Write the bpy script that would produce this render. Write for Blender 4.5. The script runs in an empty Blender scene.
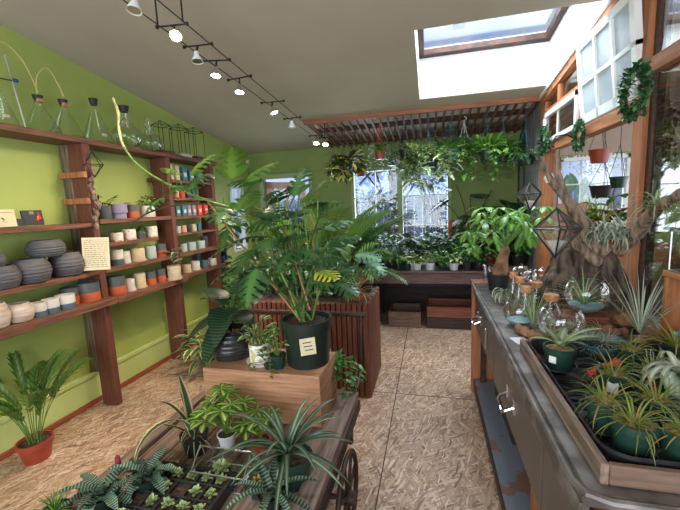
import bpy, math, random
from mathutils import Vector, Matrix, noise
random.seed(7)
PI = math.pi
SC = bpy.context.scene
COL = SC.collection
V = Vector
# ------------------------------------------------------------------ camera (measured from the photograph)
F_, YAW, PITCH, ROLL, CH = 361.36, .249661, .136235, -.0430236, 1.55
cf = V((-math.sin(YAW)*math.cos(PITCH), math.cos(YAW)*math.cos(PITCH), -math.sin(PITCH)))
cr0 = V((math.cos(YAW), math.sin(YAW), 0)); cu0 = cr0.cross(cf)
cr = cr0*math.cos(ROLL)+cu0*math.sin(ROLL); cu = -cr0*math.sin(ROLL)+cu0*math.cos(ROLL)
CC = V((0, 0, CH))
def ray(x, y): return cf*F_+cr*(x-340)-cu*(y-255)
def at(x, y, ax, v):
    d = ray(x, y); return CC+d*((v-CC[ax])/d[ax])
def depth(P): return (V(P)-CC).dot(cf)
CB, CS = 2.395+.1325*5.22, -.1325          # ceiling plane z = CB + CS*y
def cz(y): return CB+CS*y
def atceil(x, y, drop=0):
    d = ray(x, y); t = (CB-drop-CH)/(d[2]-CS*d[1]); return CC+d*t
cam = bpy.data.objects.new('camera', bpy.data.cameras.new('camera')); COL.objects.link(cam)
cam.data.sensor_width = 36; cam.data.lens = F_*36/680; cam.data.clip_start = .02
m = Matrix((cr, cu, -cf)).transposed().to_4x4(); m.translation = CC
cam.matrix_world = m; SC.camera = cam

# ------------------------------------------------------------------ materials
def nt(name):
    m = bpy.data.materials.new(name); m.use_nodes = True
    n = m.node_tree.nodes; n.clear()
    o = n.new('ShaderNodeOutputMaterial'); b = n.new('ShaderNodeBsdfPrincipled')
    m.node_tree.links.new(b.outputs[0], o.inputs[0]); return m, n, m.node_tree.links, b, o
def c4(c): return (c[0], c[1], c[2], 1)
def s2l(r, g, b):
    f = lambda v: ((v/255+.055)/1.055)**2.4 if v > 10 else v/255/12.92
    return (f(r), f(g), f(b))
def mat(name, col, col2=None, rough=.6, metal=0, scale=8, stretch=(1, 1, 1), thr=(.35, .65), bump=0, detail=4, obj_rand=0, spec=.5, col3=None):
    m, n, l, b, o = nt(name)
    b.inputs['Base Color'].default_value = c4(col); b.inputs['Roughness'].default_value = rough
    b.inputs['Metallic'].default_value = metal; b.inputs['Specular IOR Level'].default_value = spec
    if col2 is not None or bump:
        tc = n.new('ShaderNodeTexCoord'); mp = n.new('ShaderNodeMapping'); mp.inputs['Scale'].default_value = stretch
        l.new(tc.outputs['Object'], mp.inputs[0])
        nz = n.new('ShaderNodeTexNoise'); nz.inputs['Scale'].default_value = scale; nz.inputs['Detail'].default_value = detail
        l.new(mp.outputs[0], nz.inputs['Vector'])
        if col2 is not None:
            r = n.new('ShaderNodeValToRGB'); r.color_ramp.elements[0].position = thr[0]; r.color_ramp.elements[1].position = thr[1]
            r.color_ramp.elements[0].color = c4(col); r.color_ramp.elements[1].color = c4(col2)
            if col3 is not None:
                e = r.color_ramp.elements.new((thr[0]+thr[1])/2); e.color = c4(col3)
            l.new(nz.outputs['Fac'], r.inputs[0]); l.new(r.outputs[0], b.inputs['Base Color'])
        if bump:
            bp = n.new('ShaderNodeBump'); bp.inputs['Strength'].default_value = bump; bp.inputs['Distance'].default_value = .02
            l.new(nz.outputs['Fac'], bp.inputs['Height']); l.new(bp.outputs[0], b.inputs['Normal'])
    return m
def emit(name, col, s):
    m, n, l, b, o = nt(name); e = n.new('ShaderNodeEmission'); e.inputs[0].default_value = c4(col); e.inputs[1].default_value = s
    l.new(e.outputs[0], o.inputs[0]); return m
def glass(name, tint=(1, 1, 1), refl=1.0, frost=0, base=.03):
    m, n, l, b, o = nt(name)
    t = n.new('ShaderNodeBsdfTransparent'); t.inputs[0].default_value = c4(tint)
    g = n.new('ShaderNodeBsdfGlossy'); g.inputs['Roughness'].default_value = .03
    lw = n.new('ShaderNodeLayerWeight'); lw.inputs[0].default_value = .45
    mm = n.new('ShaderNodeMath'); mm.operation = 'MULTIPLY_ADD'; mm.inputs[1].default_value = refl*.6; mm.inputs[2].default_value = base
    l.new(lw.outputs['Facing'], mm.inputs[0])
    mx = n.new('ShaderNodeMixShader'); l.new(mm.outputs[0], mx.inputs[0]); l.new(t.outputs[0], mx.inputs[1]); l.new(g.outputs[0], mx.inputs[2])
    out = mx
    if frost:
        tr = n.new('ShaderNodeBsdfTranslucent'); tr.inputs[0].default_value = (.75, .82, .85, 1)
        df = n.new('ShaderNodeBsdfDiffuse'); df.inputs[0].default_value = (.55, .62, .64, 1)
        ms = n.new('ShaderNodeMixShader'); ms.inputs[0].default_value = .5; l.new(tr.outputs[0], ms.inputs[1]); l.new(df.outputs[0], ms.inputs[2])
        m2 = n.new('ShaderNodeMixShader'); m2.inputs[0].default_value = frost; l.new(mx.outputs[0], m2.inputs[1]); l.new(ms.outputs[0], m2.inputs[2]); out = m2
    l.new(out.outputs[0], o.inputs[0]); return m
def leafm(name, base, edge=None, mode='plain', rough=.35, var=.35, trans=.25, n_bands=14):
    """mode: plain | margin (edge colour at leaf margin) | midrib (centre colour) | band (cross bands) | splash"""
    m, n, l, b, o = nt(name)
    at_ = n.new('ShaderNodeAttribute'); at_.attribute_name = 'lf'
    sp = n.new('ShaderNodeSeparateColor'); l.new(at_.outputs['Color'], sp.inputs[0])
    mx = n.new('ShaderNodeMix'); mx.data_type = 'RGBA'; mx.inputs[6].default_value = c4(base); mx.inputs[7].default_value = c4(edge or base)
    def ramp(a, bb, src):
        r = n.new('ShaderNodeMapRange'); r.inputs[1].default_value = a; r.inputs[2].default_value = bb; l.new(src, r.inputs[0]); return r.outputs[0]
    if mode == 'margin': l.new(ramp(.55, .75, sp.outputs[0]), mx.inputs[0])
    elif mode == 'midrib': l.new(ramp(.55, .1, sp.outputs[0]), mx.inputs[0])
    elif mode == 'band':
        k = n.new('ShaderNodeMath'); k.operation = 'MULTIPLY'; k.inputs[1].default_value = n_bands*6.283; l.new(sp.outputs[1], k.inputs[0])
        s = n.new('ShaderNodeMath'); s.operation = 'SINE'; l.new(k.outputs[0], s.inputs[0]); l.new(ramp(.1, .6, s.outputs[0]), mx.inputs[0])
    elif mode == 'splash':
        tc = n.new('ShaderNodeTexCoord'); nz = n.new('ShaderNodeTexNoise'); nz.inputs['Scale'].default_value = 55; l.new(tc.outputs['Object'], nz.inputs[0])
        l.new(ramp(.5, .56, nz.outputs['Fac']), mx.inputs[0])
    elif mode == 'random': l.new(ramp(.7, .8, sp.outputs[2]), mx.inputs[0])
    else: mx.inputs[0].default_value = 0
    hv = n.new('ShaderNodeHueSaturation'); l.new(mx.outputs[2], hv.inputs['Color'])
    v = n.new('ShaderNodeMapRange'); v.inputs[3].default_value = 1-var; v.inputs[4].default_value = 1+var*1.3; l.new(sp.outputs[2], v.inputs[0]); l.new(v.outputs[0], hv.inputs['Value'])
    b.inputs['Roughness'].default_value = rough
    l.new(hv.outputs[0], b.inputs['Base Color'])
    t = n.new('ShaderNodeBsdfTranslucent'); l.new(hv.outputs[0], t.inputs[0])
    ms = n.new('ShaderNodeMixShader'); ms.inputs[0].default_value = trans; l.new(b.outputs[0], ms.inputs[1]); l.new(t.outputs[0], ms.inputs[2])
    l.new(ms.outputs[0], o.inputs[0]); return m
def osb():
    m, n, l, b, o = nt('osb')
    tc = n.new('ShaderNodeTexCoord')
    outs = []
    for i, (sx, sy, rot) in enumerate(((14, 95, .5), (17, 110, 2.1), (15, 100, 1.25))):
        mp = n.new('ShaderNodeMapping'); mp.vector_type = 'TEXTURE'; mp.inputs['Rotation'].default_value = (0, 0, rot); mp.inputs['Scale'].default_value = (1/sx, 1/sy, 1)
        dn = n.new('ShaderNodeTexNoise'); dn.inputs['Scale'].default_value = 3.5+i; l.new(tc.outputs['Object'], dn.inputs[0])
        ad = n.new('ShaderNodeVectorMath'); ad.operation = 'MULTIPLY_ADD'; ad.inputs[1].default_value = (.07, .07, 0); l.new(dn.outputs['Color'], ad.inputs[0]); l.new(tc.outputs['Object'], ad.inputs[2]); l.new(ad.outputs[0], mp.inputs[0])
        vo = n.new('ShaderNodeTexVoronoi'); vo.inputs['Scale'].default_value = 1; vo.voronoi_dimensions = '2D'; l.new(mp.outputs[0], vo.inputs['Vector'])
        s = n.new('ShaderNodeSeparateColor'); l.new(vo.outputs['Color'], s.inputs[0]); outs.append(s)
    a = n.new('ShaderNodeMath'); a.operation = 'GREATER_THAN'; l.new(outs[0].outputs[1], a.inputs[0]); a.inputs[1].default_value = .5
    mx = n.new('ShaderNodeMix'); l.new(a.outputs[0], mx.inputs[0]); l.new(outs[1].outputs[0], mx.inputs[2]); l.new(outs[0].outputs[0], mx.inputs[3])
    a2 = n.new('ShaderNodeMath'); a2.operation = 'GREATER_THAN'; l.new(outs[2].outputs[1], a2.inputs[0]); a2.inputs[1].default_value = .65
    mx2 = n.new('ShaderNodeMix'); l.new(a2.outputs[0], mx2.inputs[0]); l.new(mx.outputs[0], mx2.inputs[2]); l.new(outs[2].outputs[0], mx2.inputs[3])
    r = n.new('ShaderNodeValToRGB'); e = r.color_ramp.elements
    e[0].position = 0; e[0].color = c4(s2l(134, 100, 80)); e[1].position = 1; e[1].color = c4(s2l(232, 206, 184))
    q = e.new(.35); q.color = c4(s2l(186, 148, 120)); q = e.new(.7); q.color = c4(s2l(202, 168, 138))
    l.new(mx2.outputs[0], r.inputs[0])
    nz = n.new('ShaderNodeTexNoise'); nz.inputs['Scale'].default_value = 1.6; nz.inputs['Detail'].default_value = 5; l.new(tc.outputs['Object'], nz.inputs[0])
    mr = n.new('ShaderNodeMapRange'); mr.inputs[1].default_value = .35; mr.inputs[2].default_value = .7; mr.inputs[3].default_value = 1; mr.inputs[4].default_value = .72; l.new(nz.outputs['Fac'], mr.inputs[0])
    hv = n.new('ShaderNodeHueSaturation'); l.new(r.outputs[0], hv.inputs['Color']); l.new(mr.outputs[0], hv.inputs['Value']); l.new(hv.outputs[0], b.inputs['Base Color'])
    b.inputs['Roughness'].default_value = .38; b.inputs['Specular IOR Level'].default_value = .5
    bp = n.new('ShaderNodeBump'); bp.inputs['Strength'].default_value = .15; bp.inputs['Distance'].default_value = .003; l.new(mx2.outputs[0], bp.inputs['Height']); l.new(bp.outputs[0], b.inputs['Normal'])
    return m
def wood(name, c1, c2, axis='y', scale=6, rough=.6, thr=(.3, .7), bump=.15):
    st = {'x': (.8, 12, 12), 'y': (12, .8, 12), 'z': (12, 12, .8)}[axis]
    return mat(name, c1, c2, rough=rough, scale=scale, stretch=st, thr=thr, bump=bump, detail=6)
M = {}
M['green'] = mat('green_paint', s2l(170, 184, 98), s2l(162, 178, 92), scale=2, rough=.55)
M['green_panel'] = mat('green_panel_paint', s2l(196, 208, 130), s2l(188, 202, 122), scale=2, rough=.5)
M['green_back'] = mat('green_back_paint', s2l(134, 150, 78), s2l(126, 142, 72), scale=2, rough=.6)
M['ceil'] = mat('ceiling_paint', s2l(190, 178, 162), s2l(182, 170, 154), scale=1.5, rough=.8)
M['white'] = mat('white_paint', s2l(240, 240, 238), s2l(228, 228, 226), scale=4, rough=.5)
M['osb'] = osb()
M['redbase'] = wood('red_baseboard', s2l(140, 68, 40), s2l(165, 88, 54), 'y')
M['shelfw'] = wood('reddish_shelf_wood', s2l(72, 44, 32), s2l(140, 92, 66), 'y')
M['postred'] = wood('red_brown_post', s2l(84, 46, 34), s2l(118, 66, 48), 'z')
M['postgrey'] = wood('grey_brown_post', s2l(72, 60, 46), s2l(134, 116, 92), 'z', thr=(.35, .65))
M['raww'] = wood('raw_crate_wood_x', s2l(156, 106, 76), s2l(196, 146, 110), 'x', scale=7)
M['rawwy'] = wood('raw_crate_wood_y', s2l(150, 96, 66), s2l(196, 146, 106), 'y', scale=4)
M['greyw'] = wood('weathered_cart_wood', s2l(92, 72, 62), s2l(162, 136, 120), 'y', scale=5)
M['greyz'] = wood('weathered_board_wood', s2l(70, 66, 66), s2l(150, 146, 146), 'z', scale=3)
M['orangew'] = wood('orange_pine', s2l(140, 82, 46), s2l(186, 122, 78), 'y', scale=3)
M['orangez'] = wood('orange_pine_upright', s2l(134, 74, 40), s2l(190, 124, 78), 'z', scale=3)
M['lath'] = wood('lath_wood', s2l(104, 62, 42), s2l(156, 100, 70), 'y', scale=5)
M['beam'] = wood('beam_wood', s2l(128, 74, 50), s2l(172, 110, 80), 'x', scale=5)
M['dkbeam'] = wood('dark_beam', s2l(50, 32, 24), s2l(82, 54, 42), 'x')
M['slat'] = wood('red_slat_wood', s2l(88, 44, 32), s2l(142, 82, 60), 'z', scale=4)
M['bench'] = wood('purple_brown_bench', s2l(70, 48, 44), s2l(110, 80, 72), 'x')
M['darkcrate'] = wood('dark_crate_wood', s2l(42, 30, 26), s2l(74, 54, 44), 'x')
M['greycrate'] = wood('old_crate_wood', s2l(96, 74, 60), s2l(136, 108, 90), 'x')
M['redcrate'] = wood('red_crate_wood', s2l(110, 60, 40), s2l(146, 86, 60), 'x')
M['corr'], _n, _l, _b, _o = nt('corrugated_sheet'); _b.inputs['Base Color'].default_value = (.45, .44, .42, 1)
_t = _n.new('ShaderNodeBsdfTranslucent'); _t.inputs[0].default_value = (.42, .40, .36, 1); _m = _n.new('ShaderNodeMixShader'); _m.inputs[0].default_value = .5; _l.new(_b.outputs[0], _m.inputs[1]); _l.new(_t.outputs[0], _m.inputs[2]); _l.new(_m.outputs[0], _o.inputs[0])
M['blk'] = mat('black_metal', (.02, .02, .02), rough=.4, metal=.3)
M['blkplas'] = mat('black_plastic', (.016, .016, .018), (.03, .03, .032), rough=.3, scale=20)
M['rubber'] = mat('black_rubber', (.02, .02, .02), rough=.6)
M['steel'] = mat('steel', (.6, .6, .62), rough=.28, metal=1)
M['chrome'] = mat('chrome', (.8, .8, .82), rough=.12, metal=1)
M['countertop'] = mat('worn_metal_top', s2l(92, 84, 80), s2l(156, 148, 142), rough=.5, metal=.4, scale=9, thr=(.4, .72), bump=.05)
M['drawer'] = mat('brown_drawer_paint', s2l(84, 72, 66), s2l(98, 84, 76), rough=.42, scale=3)
M['bluepaint'] = mat('chipped_blue_grey_paint', s2l(116, 122, 134), s2l(128, 92, 76), rough=.4, scale=5, thr=(.57, .59), detail=6)
M['white_glaze'] = mat('white_glaze', s2l(222, 214, 204), s2l(204, 196, 186), scale=20, rough=.35)
M['cream'] = mat('cream_glaze', s2l(216, 196, 164), s2l(200, 178, 146), scale=20, rough=.4)
M['rib_grey'] = mat('ribbed_grey_ceramic', s2l(96, 94, 96), s2l(74, 72, 76), scale=10, stretch=(1, 1, 8), rough=.6)
M['rib_white'] = mat('ribbed_white_ceramic', s2l(210, 192, 176), s2l(178, 158, 142), scale=10, stretch=(1, 1, 8), rough=.6)
M['slate'] = mat('slate_glaze', s2l(82, 86, 86), rough=.5)
M['slateblue'] = mat('blue_slate_glaze', s2l(84, 104, 118), rough=.4)
M['terra'] = mat('terracotta', s2l(196, 98, 56), s2l(182, 86, 48), scale=10, rough=.7)
M['redpot'] = mat('red_plastic_pot', s2l(168, 68, 48), s2l(150, 58, 40), scale=5, rough=.45)
M['lilac'] = mat('lilac_glaze', s2l(134, 126, 148), rough=.4)
M['tealg'] = mat('teal_glaze', s2l(58, 110, 124), rough=.4)
M['redg'] = mat('red_glaze', s2l(214, 62, 40), rough=.45)
M['navy'] = mat('navy_glaze', s2l(40, 52, 84), rough=.4)
M['peach'] = mat('peach_glaze', s2l(222, 160, 124), rough=.5)
M['palegreen'] = mat('pale_green_glaze', s2l(176, 192, 180), rough=.4)
M['terrazzo'] = mat('terrazzo_glaze', s2l(230, 222, 210), s2l(206, 128, 74), scale=60, thr=(.56, .6), rough=.4)
M['pattern'] = mat('yellow_lattice_glaze', s2l(214, 196, 120), s2l(236, 232, 226), scale=38, thr=(.47, .5), rough=.35, col3=s2l(110, 90, 90))
M['nursery'] = mat('dark_green_plastic', s2l(34, 62, 52), s2l(28, 52, 44), scale=5, rough=.35)
M['nursery2'] = mat('near_black_green_plastic', s2l(32, 44, 36), s2l(26, 36, 30), scale=5, rough=.35)
M['soil'] = mat('soil', s2l(58, 42, 32), s2l(104, 80, 62), scale=60, thr=(.4, .7), bump=.6, rough=.9)
M['moss'] = mat('dry_moss', s2l(150, 118, 78), s2l(206, 180, 136), scale=60, thr=(.35, .7), bump=.8, rough=.9)
M['paper'] = mat('cream_paper', s2l(228, 214, 180), s2l(220, 204, 168), scale=10, rough=.8)
M['ink'] = mat('ink', (.04, .035, .04), rough=.8)
M['whitep'] = mat('white_plastic', s2l(235, 235, 235), rough=.4)
M['blackp'] = mat('black_print', (.02, .02, .024), rough=.5)
M['redp'] = mat('red_print', s2l(220, 40, 30), rough=.5)
M['yelp'] = mat('yellow_print', s2l(230, 190, 60), rough=.5)
M['bluep'] = mat('blue_plastic', s2l(30, 70, 150), rough=.4)
M['cork'] = mat('cork', s2l(206, 152, 108), s2l(170, 112, 74), scale=60, rough=.8)
M['bark'] = mat('stump_bark', s2l(40, 30, 26), s2l(122, 100, 84), scale=9, stretch=(4, 4, .8), thr=(.35, .7), bump=1, detail=8, rough=.9)
M['drift'] = mat('driftwood', s2l(84, 64, 52), s2l(172, 146, 124), scale=16, stretch=(3, 3, .6), thr=(.35, .7), bump=.7, detail=8, rough=.8)
M['drift2'] = mat('brown_driftwood', s2l(96, 62, 42), s2l(176, 128, 92), scale=16, thr=(.35, .7), bump=.8, detail=8, rough=.85)
M['bamboo'] = mat('bamboo', s2l(176, 128, 72), s2l(150, 104, 56), scale=20, rough=.5)
M['stem'] = mat('green_stem', s2l(104, 136, 58), s2l(84, 116, 46), scale=12, rough=.5)
M['dkstem'] = mat('brown_stem', s2l(92, 72, 50), s2l(70, 56, 40), scale=12, rough=.7)
M['aerial'] = mat('dry_vine', s2l(210, 200, 150), s2l(150, 140, 90), scale=20, rough=.7)
M['bsand'] = mat('blue_sand', s2l(130, 180, 184), s2l(170, 205, 205), scale=90, rough=.9)
M['tube'] = mat('rubber_tubing', s2l(196, 186, 110), rough=.3)
M['glass'] = glass('clear_glass', base=.07, refl=1.2)
M['glassg'] = glass('greenish_glass', tint=(.95, 1, .93), refl=1.0, base=.05)
M['pane'] = glass('window_pane', tint=(.93, .97, 1), refl=.7, base=.04)
M['paned'] = glass('dark_pane', tint=(.7, .68, .66), refl=.5, base=.04)
M['frost'] = glass('pebbled_glass', frost=.75)
M['tealcloth'] = mat('teal_cloth', s2l(40, 86, 84), rough=.8)
M['lamp_on'] = emit('lit_lamp_face', (1, .86, .62), 30)
M['iron'] = mat('rusty_iron', s2l(58, 50, 48), s2l(92, 62, 50), scale=14, rough=.55, metal=.6)
M['gframe'] = mat('sage_window_paint', s2l(150, 168, 120), rough=.5)
M['pink'] = wood('pinkish_door_wood', s2l(168, 124, 108), s2l(196, 156, 140), 'z')
M['tan'] = mat('tan_ceramic', s2l(180, 138, 104), s2l(160, 118, 88), scale=6, rough=.6)
M['maroon'] = mat('maroon_flowers', s2l(110, 30, 42), s2l(160, 60, 72), scale=50, rough=.9)
M['annexw'] = mat('annex_wall_paint', s2l(172, 152, 134), s2l(160, 140, 122), scale=2, rough=.8)
M['ext_ground'] = mat('outside_paving', s2l(120, 124, 130), s2l(150, 154, 160), scale=3, rough=.9)
M['fence'] = mat('outside_fence', s2l(120, 130, 150), s2l(150, 160, 180), scale=4, rough=.9)

L = {}
L['mon'] = leafm('monstera_leaf', s2l(50, 88, 46), s2l(78, 118, 62), 'midrib', rough=.28)
L['monlight'] = leafm('bright_monstera_leaf', s2l(84, 128, 48), s2l(120, 156, 70), 'midrib', rough=.3, trans=.35)
L['dark'] = leafm('dark_green_leaf', s2l(34, 66, 38), s2l(60, 96, 56), 'midrib', rough=.3)
L['black'] = leafm('velvet_dark_leaf', s2l(26, 50, 36), s2l(58, 88, 60), 'band', n_bands=14, rough=.35)
L['mid'] = leafm('mid_green_leaf', s2l(62, 110, 46), s2l(96, 146, 70), 'midrib', rough=.35)
L['fresh'] = leafm('fresh_green_leaf', s2l(92, 134, 56), s2l(128, 166, 82), 'midrib', rough=.35, trans=.4)
L['palm'] = leafm('palm_leaflet', s2l(84, 122, 52), s2l(120, 152, 80), 'midrib', rough=.4, trans=.4)
L['varie'] = leafm('cream_variegated_leaf', s2l(70, 116, 52), s2l(206, 210, 150), 'splash', rough=.4)
L['margin'] = leafm('cream_margined_leaf', s2l(74, 118, 50), s2l(214, 208, 150), 'margin', rough=.4)
L['yelmid'] = leafm('yellow_centred_leaf', s2l(62, 112, 44), s2l(172, 186, 84), 'midrib', rough=.35)
L['sansev'] = leafm('cream_edged_strap_leaf', s2l(60, 84, 56), s2l(212, 190, 146), 'margin', rough=.45)
L['zebra'] = leafm('silver_banded_leaf', s2l(54, 82, 60), s2l(138, 160, 140), 'band', n_bands=15, rough=.4)
L['pine'] = leafm('grey_green_strap_leaf', s2l(64, 92, 66), s2l(150, 168, 140), 'midrib', rough=.4)
L['silver'] = leafm('silver_airplant_leaf', s2l(152, 162, 138), s2l(192, 196, 176), 'midrib', rough=.7)
L['airgreen'] = leafm('green_airplant_leaf', s2l(128, 148, 96), s2l(176, 186, 146), 'midrib', rough=.6)
L['redair'] = leafm('red_airplant_leaf', s2l(158, 84, 78), s2l(150, 150, 110), 'random', rough=.6)
L['sundew'] = leafm('yellow_green_blade', s2l(124, 142, 62), s2l(150, 128, 66), 'random', rough=.45, trans=.35)
L['succ'] = leafm('pale_succulent_leaf', s2l(150, 172, 118), s2l(190, 200, 140), 'margin', rough=.45)
L['succy'] = leafm('yellow_succulent_leaf', s2l(206, 190, 118), s2l(214, 168, 118), 'margin', rough=.45)
L['yel'] = leafm('yellowed_leaf', s2l(196, 182, 60), s2l(120, 150, 50), 'midrib', rough=.35)
L['wreath'] = leafm('wreath_leaf', s2l(44, 84, 48), s2l(92, 132, 84), 'random', rough=.35)
L['hoya'] = leafm('yellow_and_green_hoya_leaf', s2l(52, 78, 40), s2l(214, 190, 90), 'random', rough=.4)
L['bluefern'] = leafm('blue_green_frond', s2l(82, 118, 88), s2l(110, 148, 108), 'midrib', rough=.4)
L['burg'] = leafm('burgundy_leaf', s2l(74, 24, 34), s2l(120, 50, 56), 'midrib', rough=.3)
L['redflower'] = leafm('red_leaf', s2l(196, 50, 50), s2l(230, 120, 110), 'midrib', rough=.4)
L['dryl'] = leafm('dry_leaf', s2l(178, 140, 92), s2l(210, 176, 120), 'random', rough=.8)
L['out'] = leafm('outdoor_leaf', s2l(86, 112, 96), s2l(130, 150, 150), 'random', rough=.6)
L['outpink'] = leafm('outdoor_pink_leaf', s2l(150, 110, 120), s2l(90, 110, 90), 'random', rough=.6)
L['cactus'] = leafm('cactus_pad', s2l(110, 150, 110), s2l(150, 180, 140), 'midrib', rough=.6)

# ------------------------------------------------------------------ mesh builder
class MB:
    def __init__(s): s.v = []; s.f = []; s.a = []
    def add(s, vs, fs, at_=None):
        k = len(s.v); s.v += [tuple(p) for p in vs]; s.f += [tuple(i+k for i in f) for f in fs]
        s.a += at_ if at_ else [(0, 0, .5)]*len(vs)
    def box(s, x0, x1, y0, y1, z0, z1, mtx=None):
        vs = [V((x, y, z)) for x in (x0, x1) for y in (y0, y1) for z in (z0, z1)]
        if mtx: vs = [mtx @ p for p in vs]
        s.add(vs, [(0, 1, 3, 2), (4, 6, 7, 5), (0, 4, 5, 1), (2, 3, 7, 6), (0, 2, 6, 4), (1, 5, 7, 3)]); return s
    def hexa(s, p):   # 8 points: bottom 4 (ccw), top 4
        s.add(p, [(3, 2, 1, 0), (4, 5, 6, 7), (0, 1, 5, 4), (1, 2, 6, 5), (2, 3, 7, 6), (3, 0, 4, 7)]); return s
    def tube(s, pts, r, n=8, cap=True, lf=None):
        pts = [V(p) for p in pts]
        if not hasattr(r, '__len__'): r = [r]*len(pts)
        ref = None; vs = []; at_ = []
        for i, p in enumerate(pts):
            t = (pts[min(i+1, len(pts)-1)]-pts[max(i-1, 0)])
            t = t.normalized() if t.length > 1e-9 else V((0, 0, 1))
            if ref is None: ref = V((1, 0, 0)) if abs(t.x) < .8 else V((0, 1, 0))
            u = (ref-t*ref.dot(t)).normalized(); w = t.cross(u); ref = u
            for k in range(n):
                a = 2*PI*k/n; vs.append(p+(u*math.cos(a)+w*math.sin(a))*r[i]); at_.append(lf or (.2, .5, .5))
        fs = [(i*n+k, i*n+(k+1) % n, (i+1)*n+(k+1) % n, (i+1)*n+k) for i in range(len(pts)-1) for k in range(n)]
        if cap: fs += [tuple(reversed(range(n))), tuple(range((len(pts)-1)*n, len(pts)*n))]
        s.add(vs, fs, at_); return s
    def lathe(s, prof, n=24, c=(0, 0, 0), sx=1, sy=1, fn=None):
        vs = []
        for (r, z) in prof:
            for k in range(n):
                a = 2*PI*k/n; rr = r*(fn(a, z) if fn else 1); vs.append((c[0]+rr*math.cos(a)*sx, c[1]+rr*math.sin(a)*sy, c[2]+z))
        fs = [(i*n+k, i*n+(k+1) % n, (i+1)*n+(k+1) % n, (i+1)*n+k) for i in range(len(prof)-1) for k in range(n)]
        s.add(vs, fs); return s
    def torus(s, c, R, r, ax='z', n=32, k=8):
        pts = []
        for i in range(n+1):
            a = 2*PI*i/n; d = {'z': (math.cos(a), math.sin(a), 0), 'x': (0, math.cos(a), math.sin(a)), 'y': (math.cos(a), 0, math.sin(a))}[ax]
            pts.append(V(c)+V(d)*R)
        s.tube(pts, r, k, cap=False); return s
    def build(s, name, material, parent=None, smooth=True, bev=0, loc=None):
        me = bpy.data.meshes.new(name); me.from_pydata(s.v, [], s.f); me.update()
        ca = me.color_attributes.new('lf', 'FLOAT_COLOR', 'POINT')
        fl = []
        for a in s.a: fl += [a[0], a[1], a[2], 1.0]
        ca.data.foreach_set('color', fl)
        if smooth: me.polygons.foreach_set('use_smooth', [True]*len(me.polygons))
        me.materials.append(material)
        o = bpy.data.objects.new(name, me); COL.objects.link(o)
        if smooth: me.set_sharp_from_angle(angle=math.radians(38))
        if bev:
            b = o.modifiers.new('bevel', 'BEVEL'); b.width = bev; b.segments = 1; b.limit_method = 'ANGLE'
        if parent: o.parent = parent
        if loc is not None: o.location = loc
        return o
def thing(name, label, cat, loc=(0, 0, 0), rz=0, group=None):
    o = bpy.data.objects.new(name, None); COL.objects.link(o); o.location = loc; o.rotation_euler = (0, 0, rz)
    o.empty_display_size = .05; o['label'] = label; o['category'] = cat
    if group: o['group'] = group
    return o
def tag(o, label, cat, group=None):
    o['label'] = label; o['category'] = cat
    if group: o['group'] = group
    return o
def struct(o): o['kind'] = 'structure'; return o
def bx(name, m, x0, x1, y0, y1, z0, z1, parent=None, bev=.003): return MB().box(x0, x1, y0, y1, z0, z1).build(name, m, parent, smooth=False, bev=bev)
def dup(root, loc, rz=0, label=None, scale=None):
    r = root.copy(); COL.objects.link(r); r.location = loc; r.rotation_euler = (0, 0, rz)
    if label: r['label'] = label
    if scale: r.scale = (scale,)*3
    for ch in list(root.children):
        c = ch.copy(); COL.objects.link(c); c.parent = r
        for g in list(ch.children):
            d = g.copy(); COL.objects.link(d); d.parent = c
    return r
R_ = random.uniform
# ------------------------------------------------------------------ leaves
def shp(kind, t):
    if kind == 'lance': return math.sin(PI*min(1, t**.8))**.9*(1-.15*t)
    if kind == 'oval': return math.sin(PI*t**.85)**.7 if 0 < t < 1 else 0
    if kind == 'heart': return (max(0, 1-t)**.75)*min(1, (t*5+.25))**.6*1.05
    if kind == 'strap': return min(1, t*6+.5)*(1-t**4)**.9*(1-.25*t)
    if kind == 'blade': return (1-t)**.8*.9+.05
    if kind == 'obov': return (math.sin(PI*t**1.5))**.6 if 0 < t < 1 else 0
    return 1
def leaf(mb, p, az, el, Ln, W, droop=.6, kind='lance', n=6, fold=.25, roll=0, rnd=None, wave=0, curl=0, aztw=0):
    rnd = random.random() if rnd is None else rnd
    p = V(p); cols = (-1, -.5, 0, .5, 1) if kind in ('strap', 'heart', 'oval', 'obov', 'mon') and W > .012 else (-1, 0, 1)
    mon = kind == 'mon'
    if mon: cols = (-1, -.8, -.52, -.24, 0, .24, .52, .8, 1); n = 21
    vs = []; at_ = []; e = el; a = az
    for i in range(n+1):
        t = i/n; d = V((math.cos(a)*math.cos(e), math.sin(a)*math.cos(e), math.sin(e)))
        s = V((-math.sin(a), math.cos(a), 0)); nn = d.cross(s)*-1
        nn = s.cross(d)*-1 if False else d.cross(s)
        if roll: s, nn = s*math.cos(roll)+nn*math.sin(roll), nn*math.cos(roll)-s*math.sin(roll)
        w = W*.5*(shp('heart', t) if mon else shp(kind, t))
        if mon: w = W*.5*(min(1, (t*4+.35))*max(0, 1-t**2.2))**.7
        for u in cols:
            q = p+s*u*w+nn*(fold*abs(u)*w+(wave*math.sin(t*19+u*2)*w if abs(u) == 1 else 0))
            if mon: q += d*(.42*abs(u)*w)-nn*(.5*(u*u)*w*.6)
            if kind == 'heart': q -= d*(.22*abs(u)*W*max(0, .3-t)*2)
            vs.append(q); at_.append((abs(u), t, rnd))
        p = p+d*(Ln/n); e -= droop/n*(1+curl*t); a += aztw/n
    c = len(cols); fs = []
    for i in range(n):
        for j in range(c-1):
            if mon and 2 < i < n-2 and ((i % 4 == 1 and j in (0, 1, 2, c-4, c-3, c-2)) or (i % 4 == 2 and j in (0, 1, c-3, c-2))): continue
            fs.append((i*c+j, i*c+j+1, (i+1)*c+j+1, (i+1)*c+j))
    mb.add(vs, fs, at_); return p
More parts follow.
